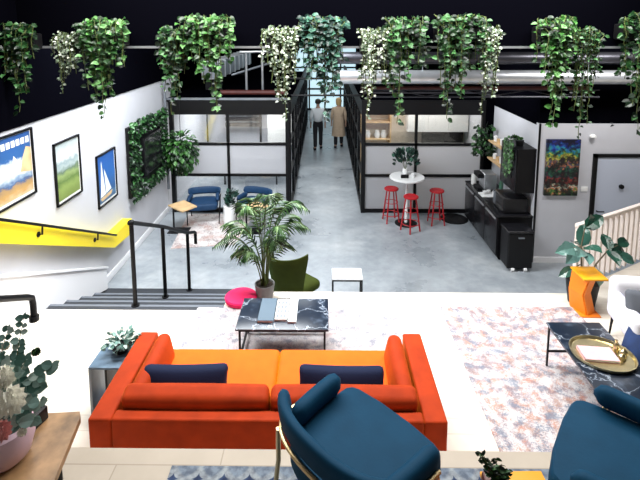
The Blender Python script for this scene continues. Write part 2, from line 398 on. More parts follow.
# sloped stringer on the left wall (plinth that follows the stairs)
def slope_panel(y0, y1, z0a, z0b, z1a, z1b, x0, x1):
    mb = MB(); mb.grid([[V((x, y0, z0a)), V((x, y0, z1a)), V((x, y1, z1b)), V((x, y1, z0b))] for x in (x0, x1)], True, True); return mb
zt = lambda y: 1.437-(y-4.905)*.489
mb = slope_panel(4.3, 7.12, .85, .0, zt(4.3), zt(7.12), XL, XL+.09)
mb.grid([[V((x, 4.3, zt(4.3))), V((x, 4.3, zt(4.3)+.03)), V((x, 7.14, zt(7.14)+.03)), V((x, 7.14, zt(7.14)))] for x in (XL, XL+.115)], True, True)
struct('trim_5', mb, 'white_paint', 'white sloping stringer panel beside the lower stairs', 'trim')

# yellow rail box on the left wall
zy = lambda y: 2.05-(y-4.98)*.524
mb = MB(); D = .16; yb = 7.31
P = [(4.2, zy(4.2)), (yb, zy(yb)), (8.0, .825), (7.86, .57), (yb-.02, zy(yb)-.21), (4.2, zy(4.2)-.27)]
mb.grid([[V((x, y, z)) for y, z in P] for x in (XL, XL+D)], True, True)
t = thing('handrail_panel', 'yellow sloping rail box with black tube handrail on left wall', 'handrail', (0, 0, 0))
mb.build('yellow_box', 'yellow', t)
mb = MB(); mb.tube([(XL+D+.05, 4.2, zy(4.2)+.0), (XL+D+.05, yb-.05, zy(yb)+.02)], .018, 10); mb.build('tube_rail', 'black_metal', t)
for y in (5.35, 6.66):
    z = zy(y); mb = MB(); mb.tube([(XL+D, y, z-.12), (XL+D+.05, y, z-.12), (XL+D+.05, y+.02, z)], .012, 8); mb.cyl((XL+D-.005, y, z-.12), (XL+D+.012, y, z-.12), .032); mb.build('bracket', 'black_metal', t)

# ---------------- glass rooms
roof_z = 2.64
mb = MB(); mb.span(-3.55, -.80, YG-.02, 17, roof_z-.08, roof_z); struct('ceiling_left_room', mb, 'black_paint', 'black roof of left glass room', 'ceiling')
mb = MB(); mb.span(.84, XK, YG-.02, 17, roof_z-.08, roof_z); struct('ceiling_right_room', mb, 'black_paint', 'black roof of right glass room', 'ceiling')
struct('trim_6', MB().span(-3.55, -.80, YG-.06, YG-.02, roof_z-.03, roof_z+.02), 'grey_metal', 'grey edge of the left room roof', 'trim')
struct('trim_7', MB().span(.84, XK-.02, YG-.06, YG-.02, roof_z+.12, roof_z+.16), 'dark_duct', 'dark edge over the right room', 'trim')
struct('wall_room_left', MB().span(-3.6, -.85, 14.2, 14.3, 0, roof_z-.08), 'white_wall', 'white back wall inside left glass room', 'wall')
struct('wall_room_right', MB().span(.9, XK, 12.4, 12.5, 0, roof_z-.08), 'warm_wall', 'warm white back wall inside right glass room', 'wall')
struct('wall_room_side', MB().span(-3.7, -3.6, YG+.05, 14, 0, roof_z-.08), 'white_wall', 'white side wall in left glass room', 'wall')
struct('wall_room_side_right', MB().span(XK, XK+.1, YG+.2, 12.5, 0, roof_z-.08), 'white_wall', 'white side wall in right glass room', 'wall')
def zr(v): return atY(325, v, YG).z
def front(name, x0, x1, xs, label, low):
    w = thing(name, label, 'glass wall'); w['kind'] = 'structure'
    mb = MB(); z3, z2, z1 = zr(114.5), zr(144), zr(175)
    mb.span(x0, x1, YG-.04, YG+.04, z3, roof_z-.03)
    for x in (x0, x1): mb.span(x-.045, x+.045, YG-.045, YG+.045, 0, roof_z-.03)
    for x in xs: mb.span(x-.03, x+.03, YG-.03, YG+.03, 0, z3)
    for z in (z2, z1): mb.span(x0, x1, YG-.03, YG+.03, z-.03, z+.03)
    mb.span(x0, x1, YG-.03, YG+.03, 0, .09)
    mb.build('frame', 'black_metal', w)
    ed = [x0]+list(xs)+[x1]
    for a, b2 in zip(ed, ed[1:]):
        for (za, zb, mm) in ((.09, z1, low), (z1, z2, 'glass_frosted'), (z2, z3, 'glass_clear')):
            MB().span(a+.02, b2-.02, YG-.006, YG+.006, za, zb).build('pane', mm, w)
front('window_1', -3.45, -.84, [-2.18], 'black framed glass wall of the left meeting room', 'glass_clear')
front('window_2', .87, 3.55, [2.05], 'black framed frosted glass wall behind the bar table', 'glass_frosted')
struct('trim_8', MB().span(3.58, XK, YG-.1, YG+.1, 0, roof_z), 'black_paint', 'black pillar at the kitchen end', 'trim')
def side(name, x, label):
    w = thing(name, label, 'glass wall'); w['kind'] = 'structure'
    z3, z2, z1 = zr(114.5), zr(144), zr(175); mb = MB(); ys = [YG+.05+1.15*k for k in range(10)]
    for y in ys: mb.span(x-.035, x+.035, y-.035, y+.035, 0, roof_z-.08)
    for z in (z3, z2, z1): mb.span(x-.03, x+.03, ys[0], ys[-1], z-.03, z+.03)
    mb.span(x-.03, x+.03, ys[0], ys[-1], 0, .09); mb.span(x-.035, x+.035, ys[0], ys[-1], z3, roof_z-.08)
    mb.build('frame', 'black_metal', w)
    for a, b2 in zip(ys, ys[1:]): MB().span(x-.005, x+.005, a+.03, b2-.03, .09, z3).build('pane', 'glass_clear', w)
side('window_3', -.80, 'black framed glazing along the left of corridor')
side('window_4', .86, 'black framed glazing along the right of corridor')
w = thing('window_5', 'bright daylight window at the far end of corridor', 'window'); w['kind'] = 'structure'
mb = MB()
for x in (-1.6, -.8, 0, .8, 1.6): mb.span(x-.04, x+.04, 23.85, 23.98, .0, 3.3)
for z in (.05, 1.1, 2.2, 3.3): mb.span(-1.6, 1.6, 23.86, 23.97, z-.04, z+.04)
mb.build('frame', 'black_metal', w); MB().span(-1.6, 1.6, 23.97, 23.99, .05, 3.3).build('pane', 'daylight_pane', w)
# room interiors
t = thing('slatted_screen', 'dark horizontal slatted screen inside left glass room', 'screen', (0, 13.9, 0))
for k in range(5):
    MB().span(-3.0, -1.9, -.03, .03, 1.25+.17*k, 1.36+.17*k).build('slat', 'slat_dark', t)
mb = MB(); mb.span(-2.98, -2.93, -.02, .1, 0, 2.1); mb.span(-1.97, -1.92, -.02, .1, 0, 2.1); mb.build('upright', 'slat_dark', t)
t = thing('meeting_table', 'white meeting table inside left glass room', 'table', (-2.0, 12.6, 0))
MB().box((0, 0, .73), (1.6, .8, .04), bev=.01).build('tabletop', 'white_paint', t)
for sx in (-.7, .7):
    for sy in (-.33, .33): MB().span(sx-.02, sx+.02, sy-.02, sy+.02, 0, .71).build('leg', 'black_metal', t)
tag(MB().lathe([(.02, 0), (.07, .0), (.15, .08), (.16, .09), (.14, .085), (.05, .02), (.0, .02)], (0, 0, 0)).build('bowl', 'slat_dark', None, loc=(-1.95, 12.6, .75)), 'dark bowl on table inside left glass room', 'bowl')
t = thing('window_stand_in', 'white panel standing in for bright window at right in left glass room', 'board', (-1.25, 13.9, 0))  # plain white panel put in to stand for a bright window
MB().box((0, 0, 1.45), (.95, .04, 1.5)).build('panel', 'paper', t); [MB().span(x, x+.04, -.02, .02, 0, .7).build('leg', 'grey_metal', t) for x in (-.46, .42)]
t = thing('wall_cabinet', 'white wall cupboards inside right glass room', 'cabinet', (3.1, 12.2, 0))
MB().span(-.95, .62, -.2, .195, 1.52, 2.4).build('body', 'white_paint', t)
for k in range(3): MB().span(-.94+.52*k, -.43+.52*k, -.225, -.2, 1.53, 2.38).build('door', 'paper', t)
t = thing('base_cabinet', 'dark low cupboards inside right glass room', 'cabinet', (3.1, 12.15, 0))
MB().span(-.5, .6, -.3, .2, 0, .88).build('body', 'slat_dark', t); MB().span(-.52, .62, -.33, .2, .88, .92).build('worktop', 'black_metal', t)
t = thing('splash_panel', 'black panel between cupboards inside right glass room', 'panel', (3.1, 12.36, 0)); MB().span(-.5, .6, -.03, .03, .92, 1.52).build('panel', 'slat_dark', t)
t = thing('shelf_unit', 'warm wood shelf unit inside right glass room', 'shelf', (1.33, 12.19, 0))
mb = MB(); mb.span(-.4, -.36, -.2, .2, 0, 2.2); mb.span(.36, .4, -.2, .2, 0, 2.2); mb.build('side_panel', 'wood_pale', t)
for z in (.3, .8, 1.3, 1.75, 2.15): MB().span(-.36, .36, -.2, .2, z, z+.03).build('shelf', 'wood_pale', t)
for i, x in enumerate((-.2, .05, .22)):
    tag(MB().lathe([(.0, 0), (.06, 0), (.08, .1), (.05, .18), (.055, .2), (.0, .2)]).build('jar', 'ceramic', None, loc=(1.33+x, 12.14, 1.33)), ['left', 'middle', 'right'][i]+' pale jar on wood shelf inside right glass room', 'jar', 'jars in right room')

# ---------------- roof-top ducts
tag(MB().tube([(.25, 7.7, 3.40), (7.5, 7.7, 3.40)], .115, 20).build('duct', 'steel'), 'shiny silver round duct crossing above the kitchen', 'duct')
mb = MB()
tag(MB().tube([(.2, 7.75, 3.71), (6.5, 7.75, 3.71)], .10, 18).build('duct', 'dark_duct'), 'dark round duct above the silver duct', 'duct')
tag(MB().tube([(.6, 7.8, 3.21), (4.4, 7.8, 3.21)], .03, 10).build('pipe', 'rust'), 'thin red pipe under the silver duct', 'pipe')
mb = MB()
for x in (1.2, 2.3, 3.4): mb.tube([(x, 7.85, 3.17), (x+.5, 7.85, 3.06), (x+1.1, 7.85, 3.17)], .012, 6)
mb.tube([(.7, 7.85, 3.05), (4.6, 7.85, 3.05)], .018, 6); mb.tube([(.7, 7.85, 3.17), (4.6, 7.85, 3.17)], .014, 6)
tag(mb.build('truss', 'dark_duct'), 'dark lattice truss below the silver duct', 'truss')
for i, x in enumerate((1.6, 4.3)): tag(MB().tube([(x, 7.7, 3.46), (x, 7.7, 5.3)], .008, 6).build('hanger_rod', 'grey_metal'), ('left' if i == 0 else 'right')+' hanger rod of the silver duct', 'rod', 'duct hangers')
t = thing('air_duct', 'grey ribbed air duct running back over left glass room', 'duct', (-2.75, 11.2, roof_z))
MB().span(-.2, .2, 0, 5, .35, .75).build('body', 'grey_metal', t)
for k in range(8): MB().span(-.22, .22, .05+.65*k, .1+.65*k, .33, .77).build('rib', 'steel', t)
[MB().span(-.2, .2, y, y+.04, .04, .35).build('bracket', 'black_metal', t) for y in (.3, 4)]
tag(MB().tube([(-2.45, 10.9, 2.70), (-.9, 10.9, 2.70)], .06, 12).build('pipe', 'rust'), 'red brown pipe lying on left room roof', 'pipe')
t = thing('goalpost_rack', 'pale metal pipe rack standing on left room roof', 'rack', (0, 11.6, roof_z))
for x in (-1.95, -1.55): MB().tube([(x, 0, 0), (x, 0, .95)], .03, 10).build('post', 'steel', t)
MB().tube([(-2.1, 0, .97), (-.9, 0, 1.0)], .035, 10).build('crossbar', 'steel', t)
tag(MB().tube([(-2.4, 12, 3.0), (-.9, 12.4, 3.45)], .03, 8).build('conduit', 'grey_metal'), 'grey conduit rising over left room roof', 'conduit')
t = thing('overhead_rail', 'black pipe grid spanning above the corridor', 'rail', (0, 11, 0))
for z in (2.62, 3.02): MB().tube([(-1.0, 0, z), (1.0, 0, z)], .025, 8).build('bar', 'black_metal', t)
for x in (-.95, .95): MB().tube([(x, 0, 2.6), (x, 0, 5.3)], .02, 8).build('rod', 'black_metal', t)

# ---------------- planting beam
YB = 5.5
struct('trim_9', MB().span(XL, 8, YB, YB+.25, 3.99, 5.3), 'black_paint', 'black bulkhead across the hall carrying trailing plants', 'beam')
struct('trim_10', MB().span(XL, 8, YB-.03, YB, 3.965, 3.99), 'steel', 'thin steel strip under the black bulkhead', 'trim')

def hanging(u0, u1, v0, v1, kind, label, dens=1.0, strands=None):
    y = YB-.14; x0, x1 = atY(u0, 40, y).x, atY(u1, 40, y).x; zt_, zb_ = atY(325, v0, y).z, atY(325, v1, y).z
    xc = (x0+x1)/2; w = x1-x0; zp = zt_-.13
    t = thing('hanging_plant', label, 'plant', (xc, y, zp-.12), 0, 'trailing plants on the black bulkhead')
    pw = max(.18, w*.8)
    mb = MB(); mb.rbox((0, .02, .03), (pw, .22, .18), .02, mid=1); mb.build('planter', 'pot_black', t)
    mat_, LL, WW, step = {'pothos': ('leaf_green', .07, .058, .033), 'dark': ('leaf_dark', .066, .054, .032), 'teal': ('leaf_teal', .075, .06, .034), 'pale': ('leaf_pale', .036, .03, .019), 'small': ('leaf_dark', .045, .037, .026)}[kind]
    fo = MB(); st = MB(); H = zt_-zb_
    ns = strands or int(w/.027*dens)+4; cx_ = random.uniform(-.25, .25)
    for i in range(ns):
        fx = (i+random.random())/ns-.5
        cen = 1-abs(fx-cx_)*1.3
        ln = H*(.40+.60*random.random()**1.3*max(.25, cen)) if kind != 'pale' else H*(.38+.62*random.random()*max(.4, cen))
        if i == int(ns*(.5+cx_)): ln = H
        p = V((fx*pw*.9, random.uniform(-.08, .04), .13)); yo = random.uniform(-.16, -.02); xo = fx*w*(1.0 if ln < H*.5 else .62)+(cx_*w*.15 if ln >= H*.5 else 0)
        pts = [p]; up = random.uniform(.0, .13)
        q = V((fx*(w*.85+pw*.15), yo*.8-.03, .12+up)); pts.append((p+q)/2+V((0, 0, .05))); pts.append(q)
        z = q.z; xx = xo; k = 0
        while z > .12+.13-ln and k < 60:
            z -= .07; k += 1; xx += random.uniform(-.014, .014); pts.append(V((xx, yo-.04+random.uniform(-.012, .012), z)))
        st.tube(pts, .004, 4)
        for a, b2 in zip(pts, pts[1:]):
            d = b2-a; nn = max(1, int(d.length/step))
            for j in range(nn):
                pp = a+d*((j+random.random())/nn); an = random.uniform(0, 2*PI)
                dr = V((math.cos(an), math.sin(an)*.9-.35, random.uniform(-.9, .25)))
                sc_ = random.uniform(.65, 1.25)
                if random.random() < (.95 if b2.z > -.15 else .72): fo.leaf(pp+dr*.01, dr, LL*sc_, WW*sc_, .3, (random.uniform(-.5, .5), -1, random.uniform(.2, 1.2)))
    fo.build('foliage', mat_, t, flat=True); st.build('stem', 'stem', t, flat=True)
H_ = [(-8, 6, 28, 118, 'pale', 'pale trailing plant at the left edge of black bulkhead'),
      (2, 40, 22, 105, 'dark', 'dark green trailing plant at far left of bulkhead'),
      (56, 88, 30, 92, 'pale', 'pale string-leaved trailing plant second clump from left'),
      (84, 130, 18, 112, 'pothos', 'bright green trailing plant overlapping the left wall corner'),
      (161, 190, 24, 112, 'dark', 'dark green trailing plant above the hanging ivy post'),
      (184, 234, 15, 108, 'pothos', 'light green trailing plant above left glass room'),
      (263, 303, 24, 112, 'pale', 'pale variegated trailing plant left of corridor opening'),
      (299, 346, 15, 116, 'teal', 'dark bluish green trailing plant over the corridor'),
      (357, 389, 27, 112, 'pale', 'pale variegated trailing plant right of corridor opening'),
      (382, 424, 16, 114, 'dark', 'mid green trailing plant above the white bar table'),
      (430, 482, 14, 114, 'dark', 'wide green trailing plant above the kitchen glass wall'),
      (476, 498, 24, 112, 'pale', 'narrow pale trailing plant left of the kitchen wall'),
      (532, 570, 15, 122, 'pothos', 'green trailing plant above the colourful painting'),
      (562, 599, 26, 132, 'small', 'dark small-leaved trailing plant above the painting'),
      (616, 648, 12, 132, 'dark', 'green trailing plant at the right edge of bulkhead')]
for h in H_: hanging(*h)
# track spots on the right
for i, (u, v) in enumerate(((605, 122), (637, 132))):
    p = atY(u, v-6, 8.2); t = thing('track_spotlight', ['black track spotlight above the grey door frame', 'black track spotlight at right edge above door'][i], 'spotlight', (p.x, p.y, p.z), 0, 'track spotlights')
    MB().cyl((0, 0, 0), (.07, -.1, -.17), .05).build('lamp_head', 'black_metal', t); MB().cyl((0, 0, 0), (0, 0, 5.3-p.z), .01, n=8).build('stem', 'black_metal', t)

# ================================================================== LEFT WALL THINGS
def poster(y0, y1, z0, z1, artm, label, extra):
    t = thing('framed_poster', label, 'poster', (XL, (y0+y1)/2, (z0+z1)/2), 0, 'framed posters on left wall'); w, h = y1-y0, z1-z0
    mb = MB()
    for s in (-1, 1):
        mb.box((.015, s*(w/2-.012), 0), (.03, .024, h)); mb.box((.015, 0, s*(h/2-.012)), (.03, w, .024))
    mb.build('frame', 'black_metal', t)
    mo = MB().box((.006, 0, 0), (.008, w-.04, h-.04)).build('mount', 'paper', t)
    iw, ih = w-.09, h-.09
    MB().box((.011, 0, .01), (.004, iw, ih)).build('print', artm, mo)
    if extra: extra(mo, iw, ih)
def shape(t, pts, m, x=.0145, name='print_detail'):
    mb = MB(); mb.grid([[V((xx, a, b2)) for a, b2 in pts] for xx in (x-.001, x)], True, True); mb.build(name, m, t)
def ex1(t, w, h):
    y = -w/2+.03                                                         # row of white header lettering, too blurred to read
    for i in range(8):
        a = .062; shape(t, [(y+i*.086, h/2-.12), (y+i*.086+a, h/2-.12), (y+i*.086+a, h/2-.045), (y+i*.086, h/2-.045)], 'paper', name='lettering')
    shape(t, [(w*.2, -h*.1), (w*.5, -h*.16), (w*.5, h*.24), (w*.38, h*.28), (w*.28, h*.12)], 'wood_pale')
    shape(t, [(-w*.1, -h*.02), (w*.14, -.02), (w*.12, h*.12), (w*.06, h*.2), (w*.02, h*.08), (-w*.06, h*.1)], 'paper')
def ex3(t, w, h):
    shape(t, [(-w*.42, -h*.36), (-w*.12, -h*.34), (-w*.30, h*.42)], 'paper'); shape(t, [(-w*.10, -h*.33), (w*.22, -h*.30), (-w*.16, h*.22)], 'cloth_white')
    shape(t, [(-w*.45, -h*.38), (w*.3, -h*.34), (w*.2, -h*.42), (-w*.35, -h*.45)], 'wood_pale')
poster(4.80, 5.61, 2.17, 3.0, 'art_town', 'framed poster of white hill town under blue sky, nearest poster', ex1)
poster(6.03, 6.68, 1.80, 2.67, 'art_hill', 'framed poster of green hills under grey sky, middle poster', None)
poster(7.14, 7.81, 1.33, 2.19, 'art_sea', 'framed poster of white sails on blue sea, farthest poster', ex3)
t = thing('living_wall', 'leafy green wall panel surrounding a black screen', 'plant', (XL, 9.2, 1.74))
MB().box((.03, 0, 0), (.06, 1.84, 1.32)).build('backing', 'pot_black', t)
mb = MB()
for i in range(1500):
    y, z = random.uniform(-.99, .99), random.uniform(-.74, .74)
    if -.56 < y < .62 and -.50 < z < .46: continue
    mb.leaf((.06+random.uniform(0, .05), y, z), (random.uniform(.3, 1), random.uniform(-1, 1), random.uniform(-1, .4)), random.uniform(.06, .11), .065, .3, (1, random.uniform(-.4, .4), .4))
mb.build('foliage', 'leaf_dark', t, flat=True)
t = thing('wall_screen', 'black flat screen mounted in the leafy wall panel', 'screen', (XL+.06, 9.25, 1.72))
MB().box((.04, 0, 0), (.08, .96, .76), bev=.01).build('body', 'black_metal', t); MB().box((.081, 0, 0), (.004, .90, .70)).build('display', 'glass_dark', t)
for i, (u, r) in enumerate(((161, .035), (167, .03))):
    p = atY(u, 150, 10.18); tag(MB().tube([(p.x, 10.18, .9 if i == 0 else .6), (p.x, 10.18, 3.05)], r, 12).build('wall_pipe', 'white_paint' if i == 0 else 'grey_metal'), ['white vertical pipe in the left corner', 'grey vertical pipe beside the white pipe in left corner'][i], 'pipe')
# ivy bunch by the corner post
p = atY(181, 152, 10.02)
t = thing('ivy_plant', 'bushy green ivy hanging at the left corner post', 'plant', (p.x, p.y, p.z))
MB().lathe([(0, -.14), (.12, -.14), (.17, .05), (.16, .05), (.0, .03)], n=18).build('pot', 'pot_black', t)
MB().tube([(0, 0, .03), (0, 0, roof_z+.02-p.z)], .006, 6).build('hanger', 'black_metal', t)
mb = MB()
for i in range(520):
    a = random.uniform(0, 2*PI); e = random.uniform(-1, 1); r = .36*random.uniform(.6, 1.05)
    q = V((math.cos(a)*math.sqrt(1-e*e)*r, math.sin(a)*math.sqrt(1-e*e)*r*.7, e*r*1.25))
    mb.leaf(q, q+V((0, 0, -.3)), .11, .09, .3, q+V((0, 0, .3)))
mb.build('foliage', 'leaf_green', t, flat=True)

# ---------------- hand rails
XR = -2.30
t = thing('stair_railing', 'black pipe railing with three posts on the lower stairs', 'railing')
pts = [(XR, 5.27, 1.925), (XR, 6.33, 1.41), (XR+.12, 7.09, .97), (XR+.16, 7.32, .88), (XR+.165, 7.36, .85), (XR+.165, 7.37, .66)]
MB().tube(pts, .026, 12).build('handrail', 'black_metal', t)
for (x_, y, zf, zt2) in ((XR, 5.31, ZB, 1.90), (XR, 6.33, .34, 1.395), (XR+.12, 7.08, 0, .97)):
    mb = MB(); mb.tube([(x_, y, zf), (x_, y, zt2)], .026, 12); mb.build('post', 'black_metal', t)
for (x_, y, zf) in ((XR, 5.31, ZB), (XR, 6.33, .34), (XR+.12, 7.08, 0)): MB().cyl((x_, y, zf), (x_, y, zf+.012), .05).build('flange', 'black_metal', t)
mb = MB(); mb.lathe([(0, -.04), (.036, -.02), (.04, 0), (.036, .02), (0, .04)], (XR, 5.30, 1.91), 12); mb.build('fitting', 'black_metal', t)
t = thing('terrace_railing', 'black pipe railing end of the upper stairs at left edge', 'railing')
XT = -2.8; e = atX(31, 297, XT); s = atX(0, 299, XT)
d = (s-e).normalized()
MB().tube([e+d*2.0, e+d*.06, e+V((0, .01, -.015)), (e.x, e.y+.02, e.z-.08), (e.x, e.y+.02, e.z-.235)], .029, 12).build('handrail', 'black_metal', t)
q = e+d*1.6; MB().tube([(q.x, q.y, ZB+.3), tuple(q)], .028, 10).build('post', 'black_metal', t)
MB().lathe([(0, -.02), (.045, -.02), (.045, .03), (0, .03)], (e.x, e.y+.02, e.z-.235), 12).build('end_cap', 'black_metal', t)

# white slatted balustrade on the right
t = thing('balustrade', 'cream slatted balustrade in front of the grey door', 'railing')
a, b2 = V((3.26, 5.80, 0)), V((4.8, 6.66, 0)); n = 15
for k in range(n):
    q = a+(b2-a)*(k/(n-1)); MB().box((q.x, q.y, ZB+.405), (.04, .05, .81), rz=.5).build('slat', 'cream_wood', t)
d = (b2-a); mid = (a+b2)/2
MB().box((mid.x, mid.y, ZB+.83), (d.length+.06, .06, .05), rz=math.atan2(d.y, d.x), bev=.006).build('top_rail', 'cream_wood', t)

# ================================================================== RIGHT WALL, KITCHEN
pa, pb = atY(546.5, 139, YW), atY(576, 195, YW)
t = thing('painting', 'colourful abstract canvas on the white right wall', 'painting', ((pa.x+pb.x)/2, YW-.001, (pa.z+pb.z)/2))
MB().box((0, -.02, 0), (pb.x-pa.x, .04, pa.z-pb.z)).build('canvas', 'art_abstract', t)
dx = atY(594, 180, YW).x; dz = atY(594, 157, YW).z
t = thing('door_1', 'pale grey door with black frame in right wall', 'door', (dx, YW, 0)); t['kind'] = 'structure'
mb = MB(); mb.span(-.05, .02, -.04, .0, 0, dz+.06); mb.span(.95, 1.02, -.04, 0, 0, dz+.06); mb.span(-.05, 1.02, -.04, 0, dz, dz+.06); mb.build('frame', 'black_metal', t)
lp_ = MB().span(.02, .95, -.025, 0, 0, dz).build('leaf_panel', 'door_grey', t)
q = atY(620, 186, YW); MB().cyl((q.x-dx, -.06, q.z), (q.x-dx, -.02, q.z), .04).build('knob', 'black_metal', lp_)
mb = MB(); mb.tube([(.07, -.025, .98), (.07, -.07, .98), (.18, -.07, .98)], .012, 8); mb.build('handle', 'black_metal', lp_)
q = atY(584, 189, YW); tag(MB().box((0, -.006, 0), (.12, .012, .09), bev=.003).build('light_switch', 'paper', None, loc=(q.x, YW, q.z)), 'white light switch between painting and door', 'switch')
q = atY(592, 137, YW); tag(MB().lathe([(0, 0), (.05, 0), (.05, .03), (.03, .05), (0, .05)], n=14).build('wall_sensor', 'paper', None, loc=(q.x, YW-.03, q.z)), 'small white sensor above the door on right wall', 'sensor')

# counter
cx0, cx1, cy0, cy1 = 3.10, XK-.004, 8.12, 10.08
t = thing('kitchen_counter', 'black kitchen counter with drawers along right wall', 'counter', (0, 0, 0))
MB().span(cx0+.03, cx1, cy0, cy1, .06, .82).build('body', 'black_metal', t)
MB().span(cx0, cx1, cy0-.02, cy1, .82, .855, bev=.005).build('worktop', 'appliance', t)
MB().span(cx0+.08, cx1, cy0+.03, cy1, 0, .06).build('plinth', 'black_paint', t)
for k in range(3):
    y0 = cy0+.02+.645*k
    o = MB().span(cx0+.01, cx0+.03, y0, y0+.625, .09, .80, bev=.003).build('door', 'appliance', t)
    MB().span(cx0-.015, cx0+.01, y0+.05, y0+.57, .755, .775).build('handle', 'steel', o)
t = thing('waste_bin', 'black wheeled bin at the near end of counter', 'bin', (3.38, 7.9, 0))
MB().rbox((0, 0, .37), (.44, .36, .64), .03, mid=1).build('body', 'pot_black', t); MB().rbox((0, 0, .71), (.46, .38, .05), .02, mid=1).build('lid', 'appliance', t)
for x in (-.12, .10): MB().cyl((x-.025, -.165, .035), (x+.025, -.165, .035), .035).build('wheel', 'ceramic', t)
MB().box((0, -.195, .62), (.10, .02, .02)).build('handle', 'grey_metal', t)
t = thing('microwave_oven', 'black microwave oven on the kitchen counter', 'microwave', (3.46, 8.45, .855))
MB().rbox((0, 0, .15), (.44, .52, .28), .015, mid=1).build('body', 'appliance', t); MB().span(-.232, -.22, -.24, .10, .04, .26).build('door', 'glass_dark', t); MB().span(-.235, -.22, .13, .24, .04, .26).build('control_panel', 'grey_metal', t)
t = thing('coffee_machine', 'silver and black coffee machine on far counter', 'coffee machine', (3.38, 9.6, .855))
MB().rbox((.05, 0, .18), (.26, .34, .34), .02, mid=1).build('body', 'steel', t); MB().span(-.2, -.05, -.15, .15, .0, .04).build('drip_tray', 'black_metal', t); MB().span(-.2, -.05, -.15, .15, .26, .34).build('brew_head', 'black_metal', t)
for y in (-.08, .08): MB().cyl((-.13, y, .2), (-.13, y, .26), .03).build('spout', 'steel', t)
t = thing('cup_tray', 'white tray of cups on the counter by coffee machine', 'tray', (3.30, 9.15, .855))
MB().rbox((0, 0, .012), (.34, .26, .024), .008, mid=1).build('base', 'ceramic', t)
cup = thing('cup', 'left white cup on white tray by coffee machine', 'cup', (3.22, 9.15, .879), 0, 'cups on the counter tray')
MB().lathe([(0, 0), (.03, 0), (.042, .07), (.038, .07), (.028, .008), (0, .008)], n=16).build('bowl', 'ceramic', cup); MB().tube([(.04, 0, .055), (.065, 0, .05), (.062, 0, .025), (.034, 0, .02)], .006, 6).build('handle', 'ceramic', cup)
dup(cup, (3.31, 9.20, .879), .5, 'middle white cup on white tray by coffee machine'); dup(cup, (3.40, 9.12, .879), 1.2, 'right white cup on white tray by coffee machine')
t = thing('kettle', 'steel kettle on the counter beside microwave', 'kettle', (3.40, 8.86, .855))
MB().lathe([(0, 0), (.085, 0), (.09, .02), (.07, .2), (.03, .23), (0, .235)], n=20).build('body', 'steel', t); MB().tube([(.06, 0, .2), (.13, 0, .19), (.13, 0, .06), (.085, 0, .04)], .012, 8).build('handle', 'black_metal', t); MB().cyl((-.07, 0, .16), (-.12, 0, .2), .02, .012).build('spout', 'steel', t)
tag(MB().lathe([(0, 0), (.04, 0), (.04, .2), (.015, .26), (.015, .31), (0, .31)], n=14).build('bottle', 'leaf_teal', None, loc=(3.60, 9.3, .855)), 'dark bottle on the counter against kitchen wall', 'bottle')
# white backsplash shelf strip
t = thing('paper_towel', 'white paper towel roll at the counter end', 'paper towel', (3.08, 9.6, .855)); MB().lathe([(.02, 0), (.055, 0), (.055, .22), (.02, .22)], (.14, .25, 0), 16).build('roll', 'paper', t); MB().cyl((.14, .25, 0), (.14, .25, .26), .012).build('spindle', 'steel', t)
# upper cabinet
ya, yb2 = 8.12, 8.85
t = thing('wall_cabinet', 'black wall cabinet with trailing plant in kitchen', 'cabinet', (0, 0, 0))
MB().span(XK-.33, XK, ya, yb2, 1.27, 2.08).build('body', 'black_metal', t); MB().span(XK-.35, XK-.33, ya+.01, yb2-.01, 1.28, 2.07, bev=.003).build('door', 'appliance', t)
t = thing('trailing_plant', 'small trailing plant on top of black kitchen cabinet', 'plant', (XK-.2, 8.38, 2.08))
MB().lathe([(0, 0), (.06, 0), (.075, .1), (.065, .1), (0, .08)], n=16).build('pot', 'pot_black', t)
mb = MB()
for i in range(9):
    xx = random.uniform(-.22, -.17); yy = random.uniform(-.14, .14); z = .12; ln = random.uniform(.15, .62)
    for k in range(4): mb.leaf((xx*k/4, yy*k/4, .12+.03*math.sin(k)), (random.uniform(-1, 1), random.uniform(-1, 1), .3), .07, .055)
    while z > -ln: mb.leaf((xx, yy, z), (random.uniform(-1, .4), random.uniform(-1, 1), -.7), .07, .055, .3, (-1, -.5, .5)); z -= .035; yy += random.uniform(-.01, .01)
mb.build('foliage', 'leaf_green', t, flat=True)
for i, z in enumerate((1.42, 1.80)):
    t = thing('wall_shelf', ['lower', 'upper'][i]+' pale wooden shelf on the kitchen wall', 'shelf', (XK, 9.4, z), 0, 'kitchen shelves')
    MB().span(-.24, 0, -.5, .5, 0, .03).build('board', 'wood_pale', t)
    for y in (-.4, .4): MB().tube([(-.2, y, 0), (0, y, -.14)], .008, 6).build('bracket', 'black_metal', t)
    for k in range(5):
        tag(MB().lathe([(0, 0), (.035, 0), (.045, .09+.02*(k % 3)), (.04, .09+.02*(k % 3)), (0, .012)], n=14).build('mug', ['ceramic', 'steel', 'ceramic', 'wood_pale', 'ceramic'][k], None, loc=(XK-.13, 9.02+.18*k, z+.03)),
            ['white', 'steel', 'white', 'tan', 'white'][k]+' mug, number '+['one', 'two', 'three', 'four', 'five'][k]+' from the near end of '+['lower', 'upper'][i]+' kitchen shelf', 'mug', 'mugs on kitchen shelves')
t = thing('ivy_plant', 'leafy plant hanging at the dark kitchen pillar', 'plant', (3.45, 10.02, 1.9))
MB().lathe([(0, -.1), (.06, -.1), (.08, .02), (.07, .02), (0, 0)], n=14).build('pot', 'pot_black', t); MB().tube([(0, 0, 0), (.16, .24, .25)], .008, 6).build('hook', 'black_metal', t)
mb = MB()
for i in range(160):
    a = random.uniform(0, 2*PI); r = random.uniform(.05, .22); z = random.uniform(-.42, .2)
    mb.leaf((math.cos(a)*r, math.sin(a)*r*.8, z), (math.cos(a), math.sin(a), -.5), .09, .075)
mb.build('foliage', 'leaf_dark', t, flat=True)

